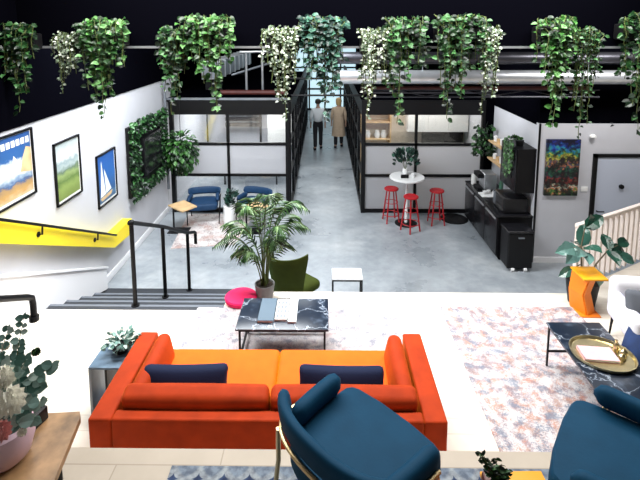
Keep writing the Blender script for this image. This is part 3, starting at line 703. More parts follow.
# ---------------- bar table and stools
tp = at(404, 171, 1.05); bx, by = tp.x, min(tp.y, 9.75)
t = thing('bar_table', 'round white bar table in front of frosted glass', 'table', (bx, by, 0))
MB().lathe([(0, 1.01), (.36, 1.01), (.37, 1.02), (.37, 1.045), (.36, 1.055), (0, 1.055)], n=40).build('tabletop', 'ceramic', t)
MB().lathe([(0, .03), (.035, .03), (.03, 1.01), (0, 1.01)], n=16).build('pole', 'ceramic', t)
MB().lathe([(0, 0), (.24, 0), (.24, .012), (.05, .03), (0, .03)], n=28).build('base', 'black_metal', t)
def stool_parts(t):
    MB().lathe([(0, .71), (.13, .71), (.155, .72), (.155, .745), (.14, .755), (.12, .75), (0, .745)], n=24).build('seat', 'red', t)
    for k in range(4):
        a = PI/4+k*PI/2; MB().tube([(.10*math.cos(a), .10*math.sin(a), .715), (.20*math.cos(a), .20*math.sin(a), 0)], .016, 8).build('leg', 'red', t)
    MB().tube([(.178*math.cos(2*PI*k/24), .178*math.sin(2*PI*k/24), .17) for k in range(24)], .009, 6, closed=True).build('foot_ring', 'red', t)
    MB().tube([(.142*math.cos(2*PI*k/24), .142*math.sin(2*PI*k/24), .44) for k in range(24)], .007, 6, closed=True).build('brace_ring', 'red', t)
pp = [at(391.5, 188, .75), at(410, 194, .75), at(437, 190, .75)]
stool = thing('bar_stool', 'leftmost of three red metal stools at white bar table', 'stool', (pp[0].x, min(pp[0].y, 9.95), 0), .2, 'red stools'); stool_parts(stool)
dup(stool, (pp[1].x, pp[1].y-.12, 0), .6, 'middle red metal stool in front of the bar table pole'); dup(stool, (pp[2].x, pp[2].y, 0), .1, 'rightmost of three red metal stools at white bar table')
t = thing('vase_plant', 'leafy plant in clear vase on white bar table', 'plant', (bx-.03, by+.08, 1.055))
MB().lathe([(0, 0), (.05, 0), (.055, .13), (.045, .15), (.04, .14), (.0, .02)], n=16).build('vase', 'ceramic', t)
mb = MB()
for i in range(130):
    a = random.uniform(0, 2*PI); e = random.uniform(-.3, 1); r = .25*random.uniform(.4, 1)
    q = V((math.cos(a)*r, math.sin(a)*r*.8, .32+e*.22)); mb.leaf(q, q-V((0, 0, .15)), .10, .07)
mb.build('foliage', 'leaf_teal', t, flat=True)
mb = MB(); [mb.tube([(0, 0, .1), (math.cos(k)*.05, math.sin(k)*.05, .25), (math.cos(k)*.14, math.sin(k)*.14, .4)], .004, 4) for k in range(6)]; mb.build('stem', 'stem', t)
tag(MB().box((0, 0, .035), (.16, .05, .07), bev=.004).build('table_sign', 'black_metal', None, loc=(bx-.07, by-.12, 1.055)), 'small black block sign on white bar table', 'sign')
tag(MB().lathe([(0, 0), (.03, 0), (.04, .08), (.034, .08), (0, .01)], n=14).build('cup', 'ceramic', None, loc=(bx+.12, by-.05, 1.055)), 'white cup on the white bar table', 'cup')
q = at(455, 219, 0); tag(MB().lathe([(0, 0), (.30, 0), (.30, .01), (.26, .02), (0, .02)], n=28).build('floor_disc', 'black_metal', None, loc=(q.x-.02, q.y, 0)), 'dark round disc on concrete beside rightmost red stool', 'mat')  # flat dark disc lying on the concrete

# ================================================================== FAR LEFT SEATING
q0, q1 = at(187, 211, 0), at(238, 211, 0)
tag(MB().prism([(-2.95, 8.5), (-1.75, 8.7), (-1.6, 10.2), (-3.1, 10.2)], 0, .01).build('rug', 'rug_small'), 'light patterned rug by left glass room', 'rug')

# navy lounge chair, local: faces +Y
def lounge_chair(t, fab, frame):
    mb = MB(); out = []
    for i in range(20):
        a = PI+PI*i/19; out.append((.30*math.copysign(abs(math.cos(a))**.6, math.cos(a)), -.10+.15*math.sin(a)))
    out += [(.305, .05), (.305, .20), (.30, .25), (.28, .28), (.24, .295), (.1, .31), (-.1, .31), (-.24, .295), (-.28, .28), (-.30, .25), (-.305, .20), (-.305, .05)]
    rows = []
    for sc_, z in ((.86, .33), (.97, .335), (1, .36), (1, .42), (.985, .448), (.95, .462), (.7, .47), (.35, .473)):
        rows.append([V((x*sc_, y*sc_, z)) for x, y in out])
    mb.grid(rows, True, True); mb.build('seat', fab, t)
    def ends(n, w, h): return [(w*f, h*f) for f in [math.sqrt(max(.05, 1-(1-min(k, n-1-k)/2.2)**2)) if min(k, n-1-k) < 2.2 else 1 for k in range(n)]]
    def back(xm, z, n=24):
        pts = []
        for k in range(n):
            f = -1+2*k/(n-1); pts.append(V((xm*math.sin(f*1.25)/math.sin(1.25), -.265+.135*(abs(f)**2.4), z)))
        return pts
    MB().sweep(back(.345, .60), ends(24, .062, .15), n=18, pw=3.0, lean=.15).build('backrest', fab, t, angle=60)
    for sgn in (-1, 1):
        pts = [V((sgn*(.305-.03*f*f), .20-.36*f, .525)) for f in [k/13 for k in range(14)]]
        MB().sweep(pts, ends(14, .085, .115), n=16, pw=2.4).build('armrest', fab, t, angle=60)
    fr = MB(); ring = [V((.352, .15, .49))]+[V((-p_.x, p_.y-.022, .515)) for p_ in back(.350, 0)]+[V((-.352, .15, .49))]; fr.tube(ring, .011, 8)
    fr.build('back_rail', frame, t)
    for sx in (-1, 1):
        MB().tube([(sx*.352, .13, .49), (sx*.345, .17, .34), (sx*.33, .24, 0)], .012, 8).build('leg', frame, t)
        MB().tube([(sx*.33, -.21, .475), (sx*.33, -.21, .3), (sx*.31, -.28, 0)], .012, 8).build('leg', frame, t)
chair = thing('lounge_chair', 'navy lounge chair with brass rail in front of orange sofa, facing right', 'chair', (.158, 2.05, ZA+.01), math.atan2(-.71, .70), 'navy lounge chairs')
lounge_chair(chair, 'blue_leather', 'brass'); chair.scale = (1.03, 1.03, 1.0)
dup(chair, (1.44, 1.97, ZA+.01), math.atan2(.792, .611), 'navy lounge chair at the bottom right corner by marble table')
q = at(199, 208, .45); c2 = thing('lounge_chair', 'blue lounge chair at left beside wood side table near glass room', 'chair', (q.x, 9.85, .01), PI+.15, 'blue chairs by left glass room'); lounge_chair(c2, 'blue_bright', 'black_metal')
q = at(253, 205, .45); c3 = dup(c2, (q.x, 9.85, .01), PI-.35, 'dark blue lounge chair right of white pedestal near corridor')
for i, (pts_, lab) in enumerate((([(168, 205), (182, 211.5), (197, 206), (184, 200)], 'pale wood side table in front of left blue chair'), ([(240, 206), (256, 211), (271, 206), (256, 201)], 'pale wood side table in front of right blue chair behind palm'))):
    w = [at(u, v, .55) for u, v in pts_]; c = sum(w, V((0, 0, 0)))/4
    t = thing('side_table', lab, 'table', (c.x, c.y, 0), 0, 'wood side tables')
    MB().prism([(a.x-c.x, a.y-c.y) for a in w], .525, .55).build('tabletop', 'wood_pale', t)
    MB().tube([(-.2, 0, 0), (-.2, 0, .525)], .02, 8).build('leg', 'black_metal', t); MB().span(-.3, .12, -.15, .15, 0, .012).build('base', 'black_metal', t)
q = atY(229, 205, 9.5)
t = thing('pedestal_planter', 'white pedestal planter between the two blue chairs', 'planter', (q.x, 9.5, 0))
MB().lathe([(0, 0), (.1, 0), (.13, .2), (.12, .48), (.09, .5), (.08, .46), (0, .44)], n=20).build('pot', 'ceramic', t)
mb = MB()
for i in range(60):
    a = random.uniform(0, 2*PI); r = random.uniform(.02, .14); mb.leaf((math.cos(a)*r*.6+.05, math.sin(a)*r*.6, .48+random.uniform(0, .3)), (math.cos(a), math.sin(a), .6), .12, .06)
mb.build('foliage', 'leaf_teal', t, flat=True)

# ---------------- green swivel chair on the concrete, behind the platform edge
q = atY(289, 275, 6.5)
t = thing('swivel_armchair', 'olive green winged armchair seen from behind', 'armchair', (q.x-.02, 6.5, 0), -.75)
mb = MB(); rows = []
for k in range(15):                                                     # curved shell open to +Y, corners raised to wings
    f = k/14; row = []
    for s_ in (0, 1):
        for j in range(25):
            g = j/24 if s_ == 0 else 1-j/24; aa = math.radians(190+160*g); e_ = abs(g-.5)*2
            z = .28+f*(.72+.06*e_**2-.05*(1-e_))
            r_ = .27+.16*f**1.2-(.06 if s_ else 0)
            if f > .93: r_ += (-.02 if s_ == 0 else .02)*(f-.93)/.07
            row.append(V((r_*1.05*math.cos(aa), .06+r_*.85*math.sin(aa)*(1-.12*f*e_), z)))
    rows.append(row)
mb.grid(rows, True, True); mb.build('shell', 'green_fabric', t, angle=70)
MB().rbox((0, .14, .40), (.60, .56, .16), .075, (0, 0, .02)).build('seat', 'green_fabric', t)
MB().lathe([(0, .04), (.04, .04), (.035, .28), (0, .28)], n=16).build('pole', 'black_metal', t)
mb = MB(); [mb.tube([(0, 0, .06), (.3*math.cos(k*PI/2), .3*math.sin(k*PI/2), .02)], .02, 8) for k in range(4)]; mb.build('foot_star', 'black_metal', t)
# white stool
a, b2, c_, d_ = at(332+15, 268, .46), at(363, 268, .46), at(362, 279, .46), at(332+15, 279, .46)
sx = (at(362, 273.5, .46)-at(332, 273.5, .46)).x; p = at(347, 273.5, .46); sy = (at(347, 268, .46)-at(347, 279, .46)).y
t = thing('side_table', 'small white square table with thin black legs on concrete', 'table', (p.x, p.y, 0))
MB().box((0, 0, .45), (sx, sy, .02), bev=.003).build('tabletop', 'white_paint', t)
mb = MB(); [mb.box((0, s_*(sy/2-.012), .43), (sx-.01, .022, .022)) for s_ in (-1, 1)]; [mb.box((s_*(sx/2-.012), 0, .43), (.022, sy-.01, .022)) for s_ in (-1, 1)]; mb.build('frame', 'black_metal', t)
for x in (-1, 1):
    for y in (-1, 1): MB().box((x*(sx/2-.012), y*(sy/2-.012), .21), (.022, .022, .42)).build('leg', 'black_metal', t)

# ================================================================== PLATFORM THINGS
def rug(name, x0, x1, y0, y1, z, m, lab):
    return tag(MB().box((0, 0, .005), (x1-x0, y1-y0, .01)).build(name, m, None, loc=((x0+x1)/2, (y0+y1)/2, z)), lab, 'rug')
l0, l1 = at(198, 308, ZB), at(396, 308, ZB)
rug('rug', l0.x, l1.x, at(147, 331, ZB+.6).y+.03, l0.y, ZB, 'rug_faded', 'faded pale rug under the central marble coffee table')
r0 = at(440, 307, ZB)
rug('rug', r0.x, 3.0, 2.55, r0.y, ZB, 'rug_persian', 'distressed pink and blue rug at right of orange sofa')
c0, c1 = at(172, 467, ZA), at(560, 467, ZA)
rug('rug', c0.x, 1.75, .8, c0.y, ZA, 'rug_blue', 'blue patterned rug under the navy chairs on the terrace')

# pink pouf
p = at(241, 295, ZB+.08)
t = thing('floor_pouf', 'round hot pink pouf at the top of stairs', 'pouf', (p.x+.0, min(p.y, 5.42), ZB))
MB().lathe([(0, 0), (.16, 0), (.19, .02), (.197, .05), (.185, .075), (.12, .085), (0, .088)], n=36).build('cushion', 'pink', t)
MB().tube([(.193*math.cos(2*PI*k/36), .193*math.sin(2*PI*k/36), .063) for k in range(36)], .005, 6, closed=True).build('piping', 'pink', t.children[0])

# sofa
Sx0, Sx1 = at(86.0, 421, ZB+.6).x, at(448, 421, ZB+.6).x
Sy0 = at(267, 421, ZB+.6).y; Sy1 = at(147, 331, ZB+.6).y; Sc = (Sx0+Sx1)/2; W = (Sx1-Sx0); Dp = Sy1-Sy0
t = thing('sofa', 'long orange velvet sofa seen from behind', 'sofa', (Sc, Sy0, ZB))
aw = .165
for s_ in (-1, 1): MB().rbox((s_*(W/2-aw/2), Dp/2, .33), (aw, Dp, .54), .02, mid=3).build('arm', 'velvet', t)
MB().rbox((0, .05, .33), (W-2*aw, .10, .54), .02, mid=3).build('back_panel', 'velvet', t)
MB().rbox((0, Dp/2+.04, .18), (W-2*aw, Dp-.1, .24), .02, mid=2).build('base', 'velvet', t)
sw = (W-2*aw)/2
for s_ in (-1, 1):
    MB().rbox((s_*sw/2, Dp/2+.05, .36), (sw-.004, Dp-.10, .16), .035, (0, 0, .012), mid=6).build('seat_cushion', 'velvet_lit', t)
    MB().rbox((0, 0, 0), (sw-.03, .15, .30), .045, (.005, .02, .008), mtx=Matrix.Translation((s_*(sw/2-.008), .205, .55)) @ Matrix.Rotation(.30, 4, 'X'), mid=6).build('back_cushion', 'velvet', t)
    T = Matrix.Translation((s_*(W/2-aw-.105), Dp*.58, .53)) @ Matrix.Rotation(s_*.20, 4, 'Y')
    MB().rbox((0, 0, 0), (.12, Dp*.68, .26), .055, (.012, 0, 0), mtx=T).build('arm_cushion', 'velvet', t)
    for y in (.1, Dp-.1): MB().span(s_*(W/2-.12)-.03, s_*(W/2-.12)+.03, y-.03, y+.03, 0, .06).build('foot', 'black_metal', t)
for i, (u0, u1) in enumerate(((146, 231), (298, 384))):
    a, b2 = at(u0, 368, ZB+.6), at(u1, 368, ZB+.6)
    pt = thing('lumbar_pillow', ['left', 'right'][i]+' long navy pillow on the orange sofa seat', 'pillow', ((a.x+b2.x)/2, Sy0+.375, ZB+.452), .03-.05*i, 'navy sofa pillows')
    T = Matrix.Rotation(-.45, 4, 'X')
    MB().rbox((0, 0, .115), (b2.x-a.x, .12, .25), .055, (-.02, .03, -.012), mtx=T).build('cover', 'navy', pt)
    MB().tube([T @ V((x*(b2.x-a.x)*.47, 0, .225-.012*(1-x*x))) for x in [-1+.1*k for k in range(21)]], .005, 6).build('seam', 'navy', pt.children[0])

# centre coffee table
zt2 = ZB+.40
c0, c1, c2_, c3_ = at(244, 298, zt2), at(328, 298, zt2), at(329, 330, zt2), at(235, 330, zt2)
tx0, tx1, ty0, ty1 = (c0.x+c3_.x)/2, (c1.x+c2_.x)/2, c2_.y, c0.y
t = thing('coffee_table', 'black marble coffee table centred before the orange sofa', 'table', ((tx0+tx1)/2, (ty0+ty1)/2, ZB+.01))
tw, td = tx1-tx0, ty1-ty0
MB().box((0, 0, .38), (tw, td, .02), bev=.003).build('tabletop', 'marble', t)
for sx in (-1, 1):
    for sy in (-1, 1): MB().box((sx*(tw/2-.04), sy*(td/2-.03), .185), (.02, .02, .37)).build('leg', 'black_metal', t)
mb = MB()
for sy in (-1, 1): mb.box((0, sy*(td/2-.03), .36), (tw-.06, .02, .02)); mb.box((0, sy*(td/2-.03), .07), (tw-.06, .02, .02))
for sx in (-1, 1): mb.box((sx*(tw/2-.04), 0, .36), (.02, td-.04, .02)); mb.box((sx*(tw/2-.04), 0, .07), (.02, td-.04, .02))
mb.build('frame', 'black_metal', t)
ztop = ZB+.40
def book(x0, x1, y0, y1, z, h, cover, name, lab, rz=0, pages='paper', pic=None):
    b_ = thing(name, lab, 'book', ((x0+x1)/2, (y0+y1)/2, z), rz, 'books on the coffee tables'); w, d = x1-x0, y1-y0
    MB().box((0, 0, h/2), (w-.01, d-.01, h-.008)).build('pages', pages, b_)
    mb = MB(); mb.box((0, 0, .002), (w, d, .004)); mb.box((0, 0, h-.002), (w, d, .004)); mb.box((-w/2+.002, 0, h/2), (.004, d, h)); mb.build('cover', cover, b_)
    if pic:
        mb = MB()
        for i in range(3):
            for j in range(4): mb.box((-w*.28+w*.28*i, -d*.34+d*.22*j, h+.0006), (w*.2, d*.16, .0012))
        mb.build('cover_picture', pic, b_)
    return b_
def px(u): return at(u, 314, ztop).x
book(px(259), px(275), ty0+.10, ty1-.05, ztop+.0, .03, 'book_blue', 'book', 'blue grey book on central marble table, leftmost of three')
book(px(275.5), px(288), ty0+.13, ty1-.06, ztop+.0, .025, 'paper', 'magazine', 'pale magazine with small pictures on central marble table', pic='grey_metal')
book(px(288.5), px(297), ty0+.10, ty1-.02, ztop+.0, .02, 'cloth_white', 'book', 'plain white book on central marble table, rightmost of three')

# grey side table left of the sofa with a small plant
zt3 = ZB+.47
a, b2 = at(96, 366, zt3), at(104, 345, zt3); cc = at(116, 355, zt3)
t = thing('side_table', 'blue grey metal slab side table beside sofa arm', 'table', (cc.x-.02, cc.y, ZB))
MB().box((0, 0, .46), (.30, .32, .02), bev=.003).build('tabletop', 'blue_grey_metal', t)
MB().box((-.14, 0, .225), (.02, .32, .45)).build('side_panel', 'grey_metal', t); MB().box((0, .0, .225), (.02, .32, .45)).build('inner_panel', 'black_metal', t); MB().box((0, 0, .008), (.30, .32, .016)).build('foot_plate', 'grey_metal', t)
t = thing('potted_plant', 'small leafy plant in black bowl on grey side table', 'plant', (cc.x+.03, cc.y+.05, zt3))
MB().lathe([(0, 0), (.05, 0), (.09, .06), (.085, .06), (0, .045)], n=20).build('bowl', 'pot_black', t)
mb = MB()
for i in range(110):
    an = random.uniform(0, 2*PI); r = random.uniform(.02, .13); mb.leaf((math.cos(an)*r, math.sin(an)*r, .07+random.uniform(0, .06)), (math.cos(an), math.sin(an), random.uniform(-.3, .8)), .055, .035)
mb.build('foliage', 'leaf_euca', t, flat=True)
mb = MB(); mb.tube([(-.05, 0, .05), (-.09, .02, .16), (-.12, .02, .2)], .003, 4); mb.build('twig', 'stem', t)

# palm
p = at(265, 297, ZB); py = min(p.y, 5.5)
t = thing('potted_palm', 'tall palm in grey pot at the platform edge', 'plant', (p.x, py, ZB))
po = MB().lathe([(0, 0), (.10, 0), (.125, .19), (.11, .19), (.105, .165), (0, .165)], n=28).build('pot', 'pot_grey', t)
MB().lathe([(0, .165), (.106, .166), (0, .172)], n=20).build('soil', 'soil', po)
tips = [(214, 247, -.15), (222, 226, .2), (238, 215, -.25), (252, 203, .15), (270, 203, -.2), (288, 204, .2), (308, 210, -.05), (309, 229, .05), (287, 237, -.3), (240, 262, -.25), (232, 255, .1), (300, 218, .3), (262, 212, .3), (278, 250, -.3), (225, 238, -.3), (292, 247, .2)]
lf = MB(); stm = MB()
for i, (u, v, dy) in enumerate(tips):
    T = atY(u, v, py+dy)-V((p.x, py, ZB)); b0 = V((random.uniform(-.04, .04), random.uniform(-.04, .04), .17))
    cr = V((T.x*.15, T.y*.15, max(T.z*.8, .45)+random.uniform(-.05, .1)))
    ct = V((T.x*.45, T.y*.45, T.z+.28))
    pts = []
    for k in range(25):
        f = k/24; pts.append(b0*(1-f)**3+cr*3*f*(1-f)**2+ct*3*f*f*(1-f)+T*f**3)
    stm.tube(pts, .009, 5, .002)
    for k in range(8, 25):
        d = (pts[min(k+1, 24)]-pts[k-1]).normalized(); sd = d.cross(V((0, 0, 1))).normalized(); f = (k-8)/16
        for s_ in (-1, 1):
            ll = (.24*math.sin(PI*(.18+.74*f)))*random.uniform(.8, 1.1)
            dr = (d*.75+sd*s_*.8+V((0, 0, -.35))).normalized()
            lf.leaf(pts[k], dr, ll, .020, .5, (0, 0, 1), .3)
lf.build('fronds', 'leaf_palm', t, flat=True); stm.build('stem', 'stem', t)

ztr = ZB+.46
# right coffee table
g0, g1 = at(546, 322, ztr), at(599, 322, ztr)
t = thing('coffee_table', 'black marble coffee table at right with gold tray', 'table', ((g0.x+g1.x)/2+.0, (g0.y+3.30)/2, ZB+.01))
tw, td = g1.x-g0.x, g0.y-3.30
MB().box((0, 0, .44), (tw, td, .02), bev=.003).build('tabletop', 'marble', t)
for sx in (-1, 1):
    for sy in (-1, 1): MB().box((sx*(tw/2-.02), sy*(td/2-.03), .215), (.016, .016, .43)).build('leg', 'black_metal', t)
mb = MB()
for sy in (-1, 1): mb.box((0, sy*(td/2-.03), .42), (tw-.04, .016, .016)); mb.box((0, sy*(td/2-.03), .16), (tw-.04, .016, .016))
for sx in (-1, 1): mb.box((sx*(tw/2-.02), 0, .42), (.016, td-.04, .016))
mb.build('frame', 'black_metal', t)
q = at(602, 356, ztr)
t = thing('serving_tray', 'oval gold tray on the right marble table', 'tray', (q.x, q.y, ztr), math.radians(-25))
MB().lathe([(0, 0), (.9, 0), (.97, .01), (1, .035), (.97, .035), (.92, .012), (0, .008)], n=48, sx=.265, sy=.235).build('dish', 'gold', t)
book(q.x-.19, q.x+.10, q.y-.10, q.y+.08, ztr+.010, .025, 'book_pink', 'book', 'pink book lying on the gold tray', rz=-.1)
for i, (dx_, dy_, h) in enumerate(((.15, .05, .11), (.185, -.01, .08), (.14, -.06, .07))):
    tag(MB().lathe([(0, 0), (.025, 0), (.028, h*.6), (.012, h*.8), (.014, h), (0, h)], n=14).build('candle_holder', 'gold', None, loc=(q.x+dx_, q.y+dy_, ztr+.009)), ['tallest', 'middle', 'shortest'][i]+' small gold candle holder on gold tray', 'candle holder', 'holders on gold tray')

# orange Z side table
def z_table(t, hgt, sc_=1.0):
    w, d = .28*sc_, .30*sc_
    MB().box((0, 0, hgt-.01), (w, d, .02), bev=.002).build('tabletop', 'yellow_orange', t)
    MB().box((.0, .02, .008), (w*.85, d*.85, .016), bev=.002).build('base', 'orange_paint', t)
    # folded pedestal: left and rear sheets kinked at half height, the corner at the far left
    for (nm, pA, pB, pC, m_) in (('upper_sheet', hgt-.02, hgt*.5, 1, 'orange_paint'), ('lower_sheet', hgt*.5, .016, 0, 'orange_paint')):
        mb = MB(); th = .012
        def sect(f):      # plan polyline at kink fraction f: 0 wide, 1 waist
            k = f*.05; return [(-w/2+.015-k*.5, d/2-.03), (-w*.13-k*.9, -d*.28+k*.6), (w/2-.05-k*1.1, -d*.02+k*.4)]
        fa, fb = (0, 1) if pC else (1, 0)
        A, B = sect(fa), sect(fb)
        for i in (0, 1):
            (ax, ay), (bx_, by_) = A[i], A[i+1]; (cx_, cy_), (dx_, dy_) = B[i], B[i+1]
            n_ = V((by_-ay, -(bx_-ax), 0)).normalized()*th
            lo = [V((ax, ay, pA)), V((bx_, by_, pA)), V((dx_, dy_, pB)), V((cx_, cy_, pB))]
            mb.grid([lo, [v+n_ for v in lo]], True, True)
        mb.build(nm, m_, t)
a = at(571, 266, ZB+.5); b2 = at(608, 280, ZB+.5)
ot = thing('folded_side_table', 'orange folded metal side table beside the white armchair', 'table', ((a.x+b2.x)/2, (a.y+b2.y)/2, ZB), 0, 'orange folded tables'); z_table(ot, .5)
q = at(511, 471, ZA+.5)
dup(ot, (q.x, q.y-.15, ZA), .02, 'orange folded side table cut off at the bottom edge')

# rubber plant
t = thing('rubber_plant', 'rubber plant with big dark leaves behind orange table', 'plant', (3.16, 5.44, ZB))
po = MB().lathe([(0, 0), (.15, 0), (.19, .3), (.17, .3), (.165, .26), (0, .26)], n=28).build('pot', 'pot_black', t); MB().lathe([(0, .26), (.166, .262), (0, .27)], n=20).build('soil', 'soil', po)
lv = MB(); stm = MB()
spec = [(562, 250, -.3, .30), (557, 252, .0, .26), (583, 235, .1, .30), (600, 218, .05, .28), (589, 222, -.1, .28), (572, 240, .25, .22), (610, 245, -.1, .26), (625, 250, .1, .26), (618, 262, -.2, .24), (635, 262, 0, .22), (568, 262, -.25, .26), (600, 250, -.3, .26), (560, 276, -.05, .2), (605, 235, .2, .26), (590, 262, -.35, .26), (600, 285, -.2, .2), (628, 240, .2, .22), (580, 255, -.3, .26)]
trunk = [[(0, 0, .26), (-.03, .0, .5), (-.05, 0, .72), (-.02, 0, .95)], [(.05, 0, .26), (.15, 0, .5), (.28, 0, .68)]]
for tr in trunk: stm.tube(tr, .012, 6, .007)
tp2 = [V(p_) for tr in trunk for p_ in tr[1:]]
for (u, v, dy, ll) in spec:
    T = atY(u, v, 5.44+dy)-V((3.16, 5.44, ZB)); b0 = min(tp2, key=lambda k: (k-T).length)
    d = T-b0; L_ = max(d.length, .16); d.normalize(); s0 = b0 if d.length < .3 else T-d*ll
    if L_ > ll: stm.tube([b0, T-d*ll], .006, 5); s0 = T-d*ll
    else: s0 = b0
    lv.leaf(s0, d, ll*1.08, ll*.6, .22, (0, -.9, .8), .42)
lv.build('foliage', 'leaf_rubber', t, flat=True); stm.build('stem', 'bark', t)

# white armchair
t = thing('armchair', 'white upholstered armchair cut by the right edge', 'armchair', (3.44, 4.46, ZB), math.radians(-8))
MB().rbox((0, .28, .47), (.80, .16, .46), .07, (0, .02, .01)).build('backrest', 'white_fabric', t)
for s_ in (-1, 1): MB().rbox((s_*.36, -.02, .42), (.12, .62, .30), .055, (.01, 0, .0)).build('armrest', 'white_fabric', t)
MB().rbox((0, -.06, .33), (.60, .62, .20), .06, (0, 0, .02)).build('seat', 'white_fabric', t)
for sx in (-.36, .36):
    for sy in (-.28, .30): MB().tube([(sx*.95, sy*.95, .28), (sx, sy, 0)], .016, 8, .010).build('leg', 'black_metal', t)
T = Matrix.Rotation(-.35, 4, 'X')
c_ = thing('cushion', 'grey cushion on the white armchair', 'cushion', (3.20, 4.36, ZB+.44), math.radians(-15)); MB().rbox((0, .0, .15), (.36, .10, .30), .045, (0, .03, 0), mtx=T).build('cover', 'grey_fabric', c_)
q = at(634, 333, ZB+.42)
t = thing('throw_blanket', 'dark blue throw draped over white armchair front', 'blanket', (2.98, 4.20, ZB+.27), 0)
MB().sweep([V((.40, .30, .24)), V((.26, .18, .22)), V((.12, .07, .18)), V((.02, 0, .10)), V((-.05, -.05, .0)), V((-.09, -.08, -.08))], [(.2, .09), (.22, .10), (.22, .11), (.21, .11), (.2, .09), (.17, .05)], n=14, pw=2.6).build('cloth', 'denim', t)

# ================================================================== TERRACE THINGS (foreground)
zt4 = ZA+.5
w = [at(83.5, 411.5, zt4), at(30, 414, zt4), at(-40, 416, zt4), at(-60, 500, zt4), at(46, 500, zt4)]
c = sum(w, V((0, 0, 0)))/5
t = thing('wooden_table', 'wooden table with flower pot in the lower left corner', 'table', (c.x, c.y, ZA))
MB().prism([(a.x-c.x, a.y-c.y) for a in [w[0]+V((-.02, 0, 0)), w[1], w[2], w[3], w[4], w[0]+V((.0, -.03, 0))]], .465, .5).build('tabletop', 'wood_dark', t)
for sx, sy in ((.1, .17), (-.28, .17), (.1, -.25), (-.28, -.25)): MB().tube([(sx, sy, 0), (sx, sy, .465)], .018, 8).build('leg', 'black_metal', t)
q = at(33, 425, zt4); tag(MB().box((0, 0, .035), (.09, .16, .07), rz=-.25, bev=.004).build('box', 'black_metal', None, loc=(q.x-.01, q.y-.02, zt4)), 'small black box behind flower pot on wooden table', 'box')
q = at(4, 458, zt4)
t = thing('flower_pot', 'mauve pot of eucalyptus and white flowers on wooden table', 'plant', (q.x, q.y, zt4))
MB().lathe([(0, 0), (.085, 0), (.115, .03), (.135, .10), (.13, .17), (.115, .185), (.11, .18), (.115, .15), (0, .14)], n=32).build('pot', 'mauve', t)
MB().lathe([(0, .14), (.112, .141), (0, .15)], n=20).build('soil', 'soil', t.children[0])
lv = MB(); stm = MB()
sprigs = [(24, 318, .1), (20, 345, .12), (52, 366, .02), (40, 402, -.05), (8, 330, .15), (-12, 350, .05), (38, 385, .08), (-20, 380, 0), (15, 372, -.1), (34, 420, -.12), (2, 360, -.05), (26, 360, .0), (12, 398, -.15)]
for i, (u, v, dy) in enumerate(sprigs):
    T = atY(u, v, q.y+dy)-V((q.x, q.y, zt4)); b0 = V((random.uniform(-.06, .06), random.uniform(-.06, .06), .15)); pts = []
    mid = V((b0.x*.6+T.x*.3, b0.y*.6+T.y*.3, T.z*.72))
    for k in range(13): f = k/12; pts.append(b0*(1-f)**2+mid*2*f*(1-f)+T*f*f)
    stm.tube(pts, .003, 5, .0015)
    big = .055 if v > 350 else .034
    for k in range(3, 13):
        for s_ in (-1, 1):
            d = (pts[k]-pts[k-1]).normalized(); an = random.uniform(-.6, .6)
            dr = V((s_*math.cos(an), math.sin(an)*.8-.2, random.uniform(-.1, .6))); sz = big*random.uniform(.8, 1.2)
            lv.leaf(pts[k], dr, sz, sz*.85, .12, (random.uniform(-.4, .4), -.8, .7), .42)
    lv.leaf(pts[-1], (pts[-1]-pts[-2]), big*.8, big*.5, .1, (0, -1, .4))
lv.build('foliage', 'leaf_euca', t, flat=True); stm.build('stem', 'stem', t)
def bloom(u, v, dy, r, m_):
    c_ = atY(u, v, q.y+dy)-V((q.x, q.y, zt4)); mb = MB()
    for k in range(60):
        z = 1-2*(k+.5)/60; a = k*2.4; rr = math.sqrt(1-z*z); n_ = V((rr*math.cos(a), rr*math.sin(a), z))
        mb.leaf(c_+n_*r*.55, n_+V((0, 0, .35)), r*.65, r*.6, -.2, n_.cross(V((0, 0, 1)))+V((.01, 0, .3)))
    mb.lathe([(0, -r*.6), (r*.45, -r*.35), (r*.6, 0), (r*.45, r*.35), (0, r*.55)], c_, 10); mb.build('flower', m_, t, flat=True)
bloom(9, 402, -.17, .058, 'petal_white'); bloom(3, 378, -.12, .045, 'petal_white'); bloom(0, 432, -.19, .04, 'petal_pink'); bloom(5, 346, .12, .02, 'petal_white'); bloom(22, 432, -.12, .018, 'petal_white'); bloom(36, 352, .02, .018, 'leaf_green')
# planter at the bottom edge
q = at(494, 471, ZA+.6)
t = thing('planter_box', 'dark red planter with small leafy plant on orange table at bottom edge', 'planter', (q.x, q.y-.06, ZA+.5))
MB().rbox((0, 0, .05), (.11, .13, .10), .012, mid=1).build('pot', 'pot_red', t)
lv = MB(); stm = MB()
for (u, v) in ((479, 448), (484, 456), (489, 462), (497, 462), (503, 466), (508, 472), (493, 468), (488, 472), (500, 474), (482, 462), (496, 457)):
    T = atY(u, v, q.y-.05)-V((q.x, q.y-.06, ZA+.5)); T.z = max(T.z, .12); T.y += random.uniform(-.05, .05)
    b0 = V((.0, 0, .10)); pts = [b0+(T-b0)*(k/8) for k in range(9)]; stm.tube(pts, .0025, 4)
    for k in range(2, 9):
        for s_ in (-1, 1): lv.leaf(pts[k], (s_*.8+random.uniform(-.3, .3), random.uniform(-.8, .4), random.uniform(0, .8)), .026, .017)
lv.build('foliage', 'leaf_dark', t, flat=True); stm.build('stem', 'stem', t)

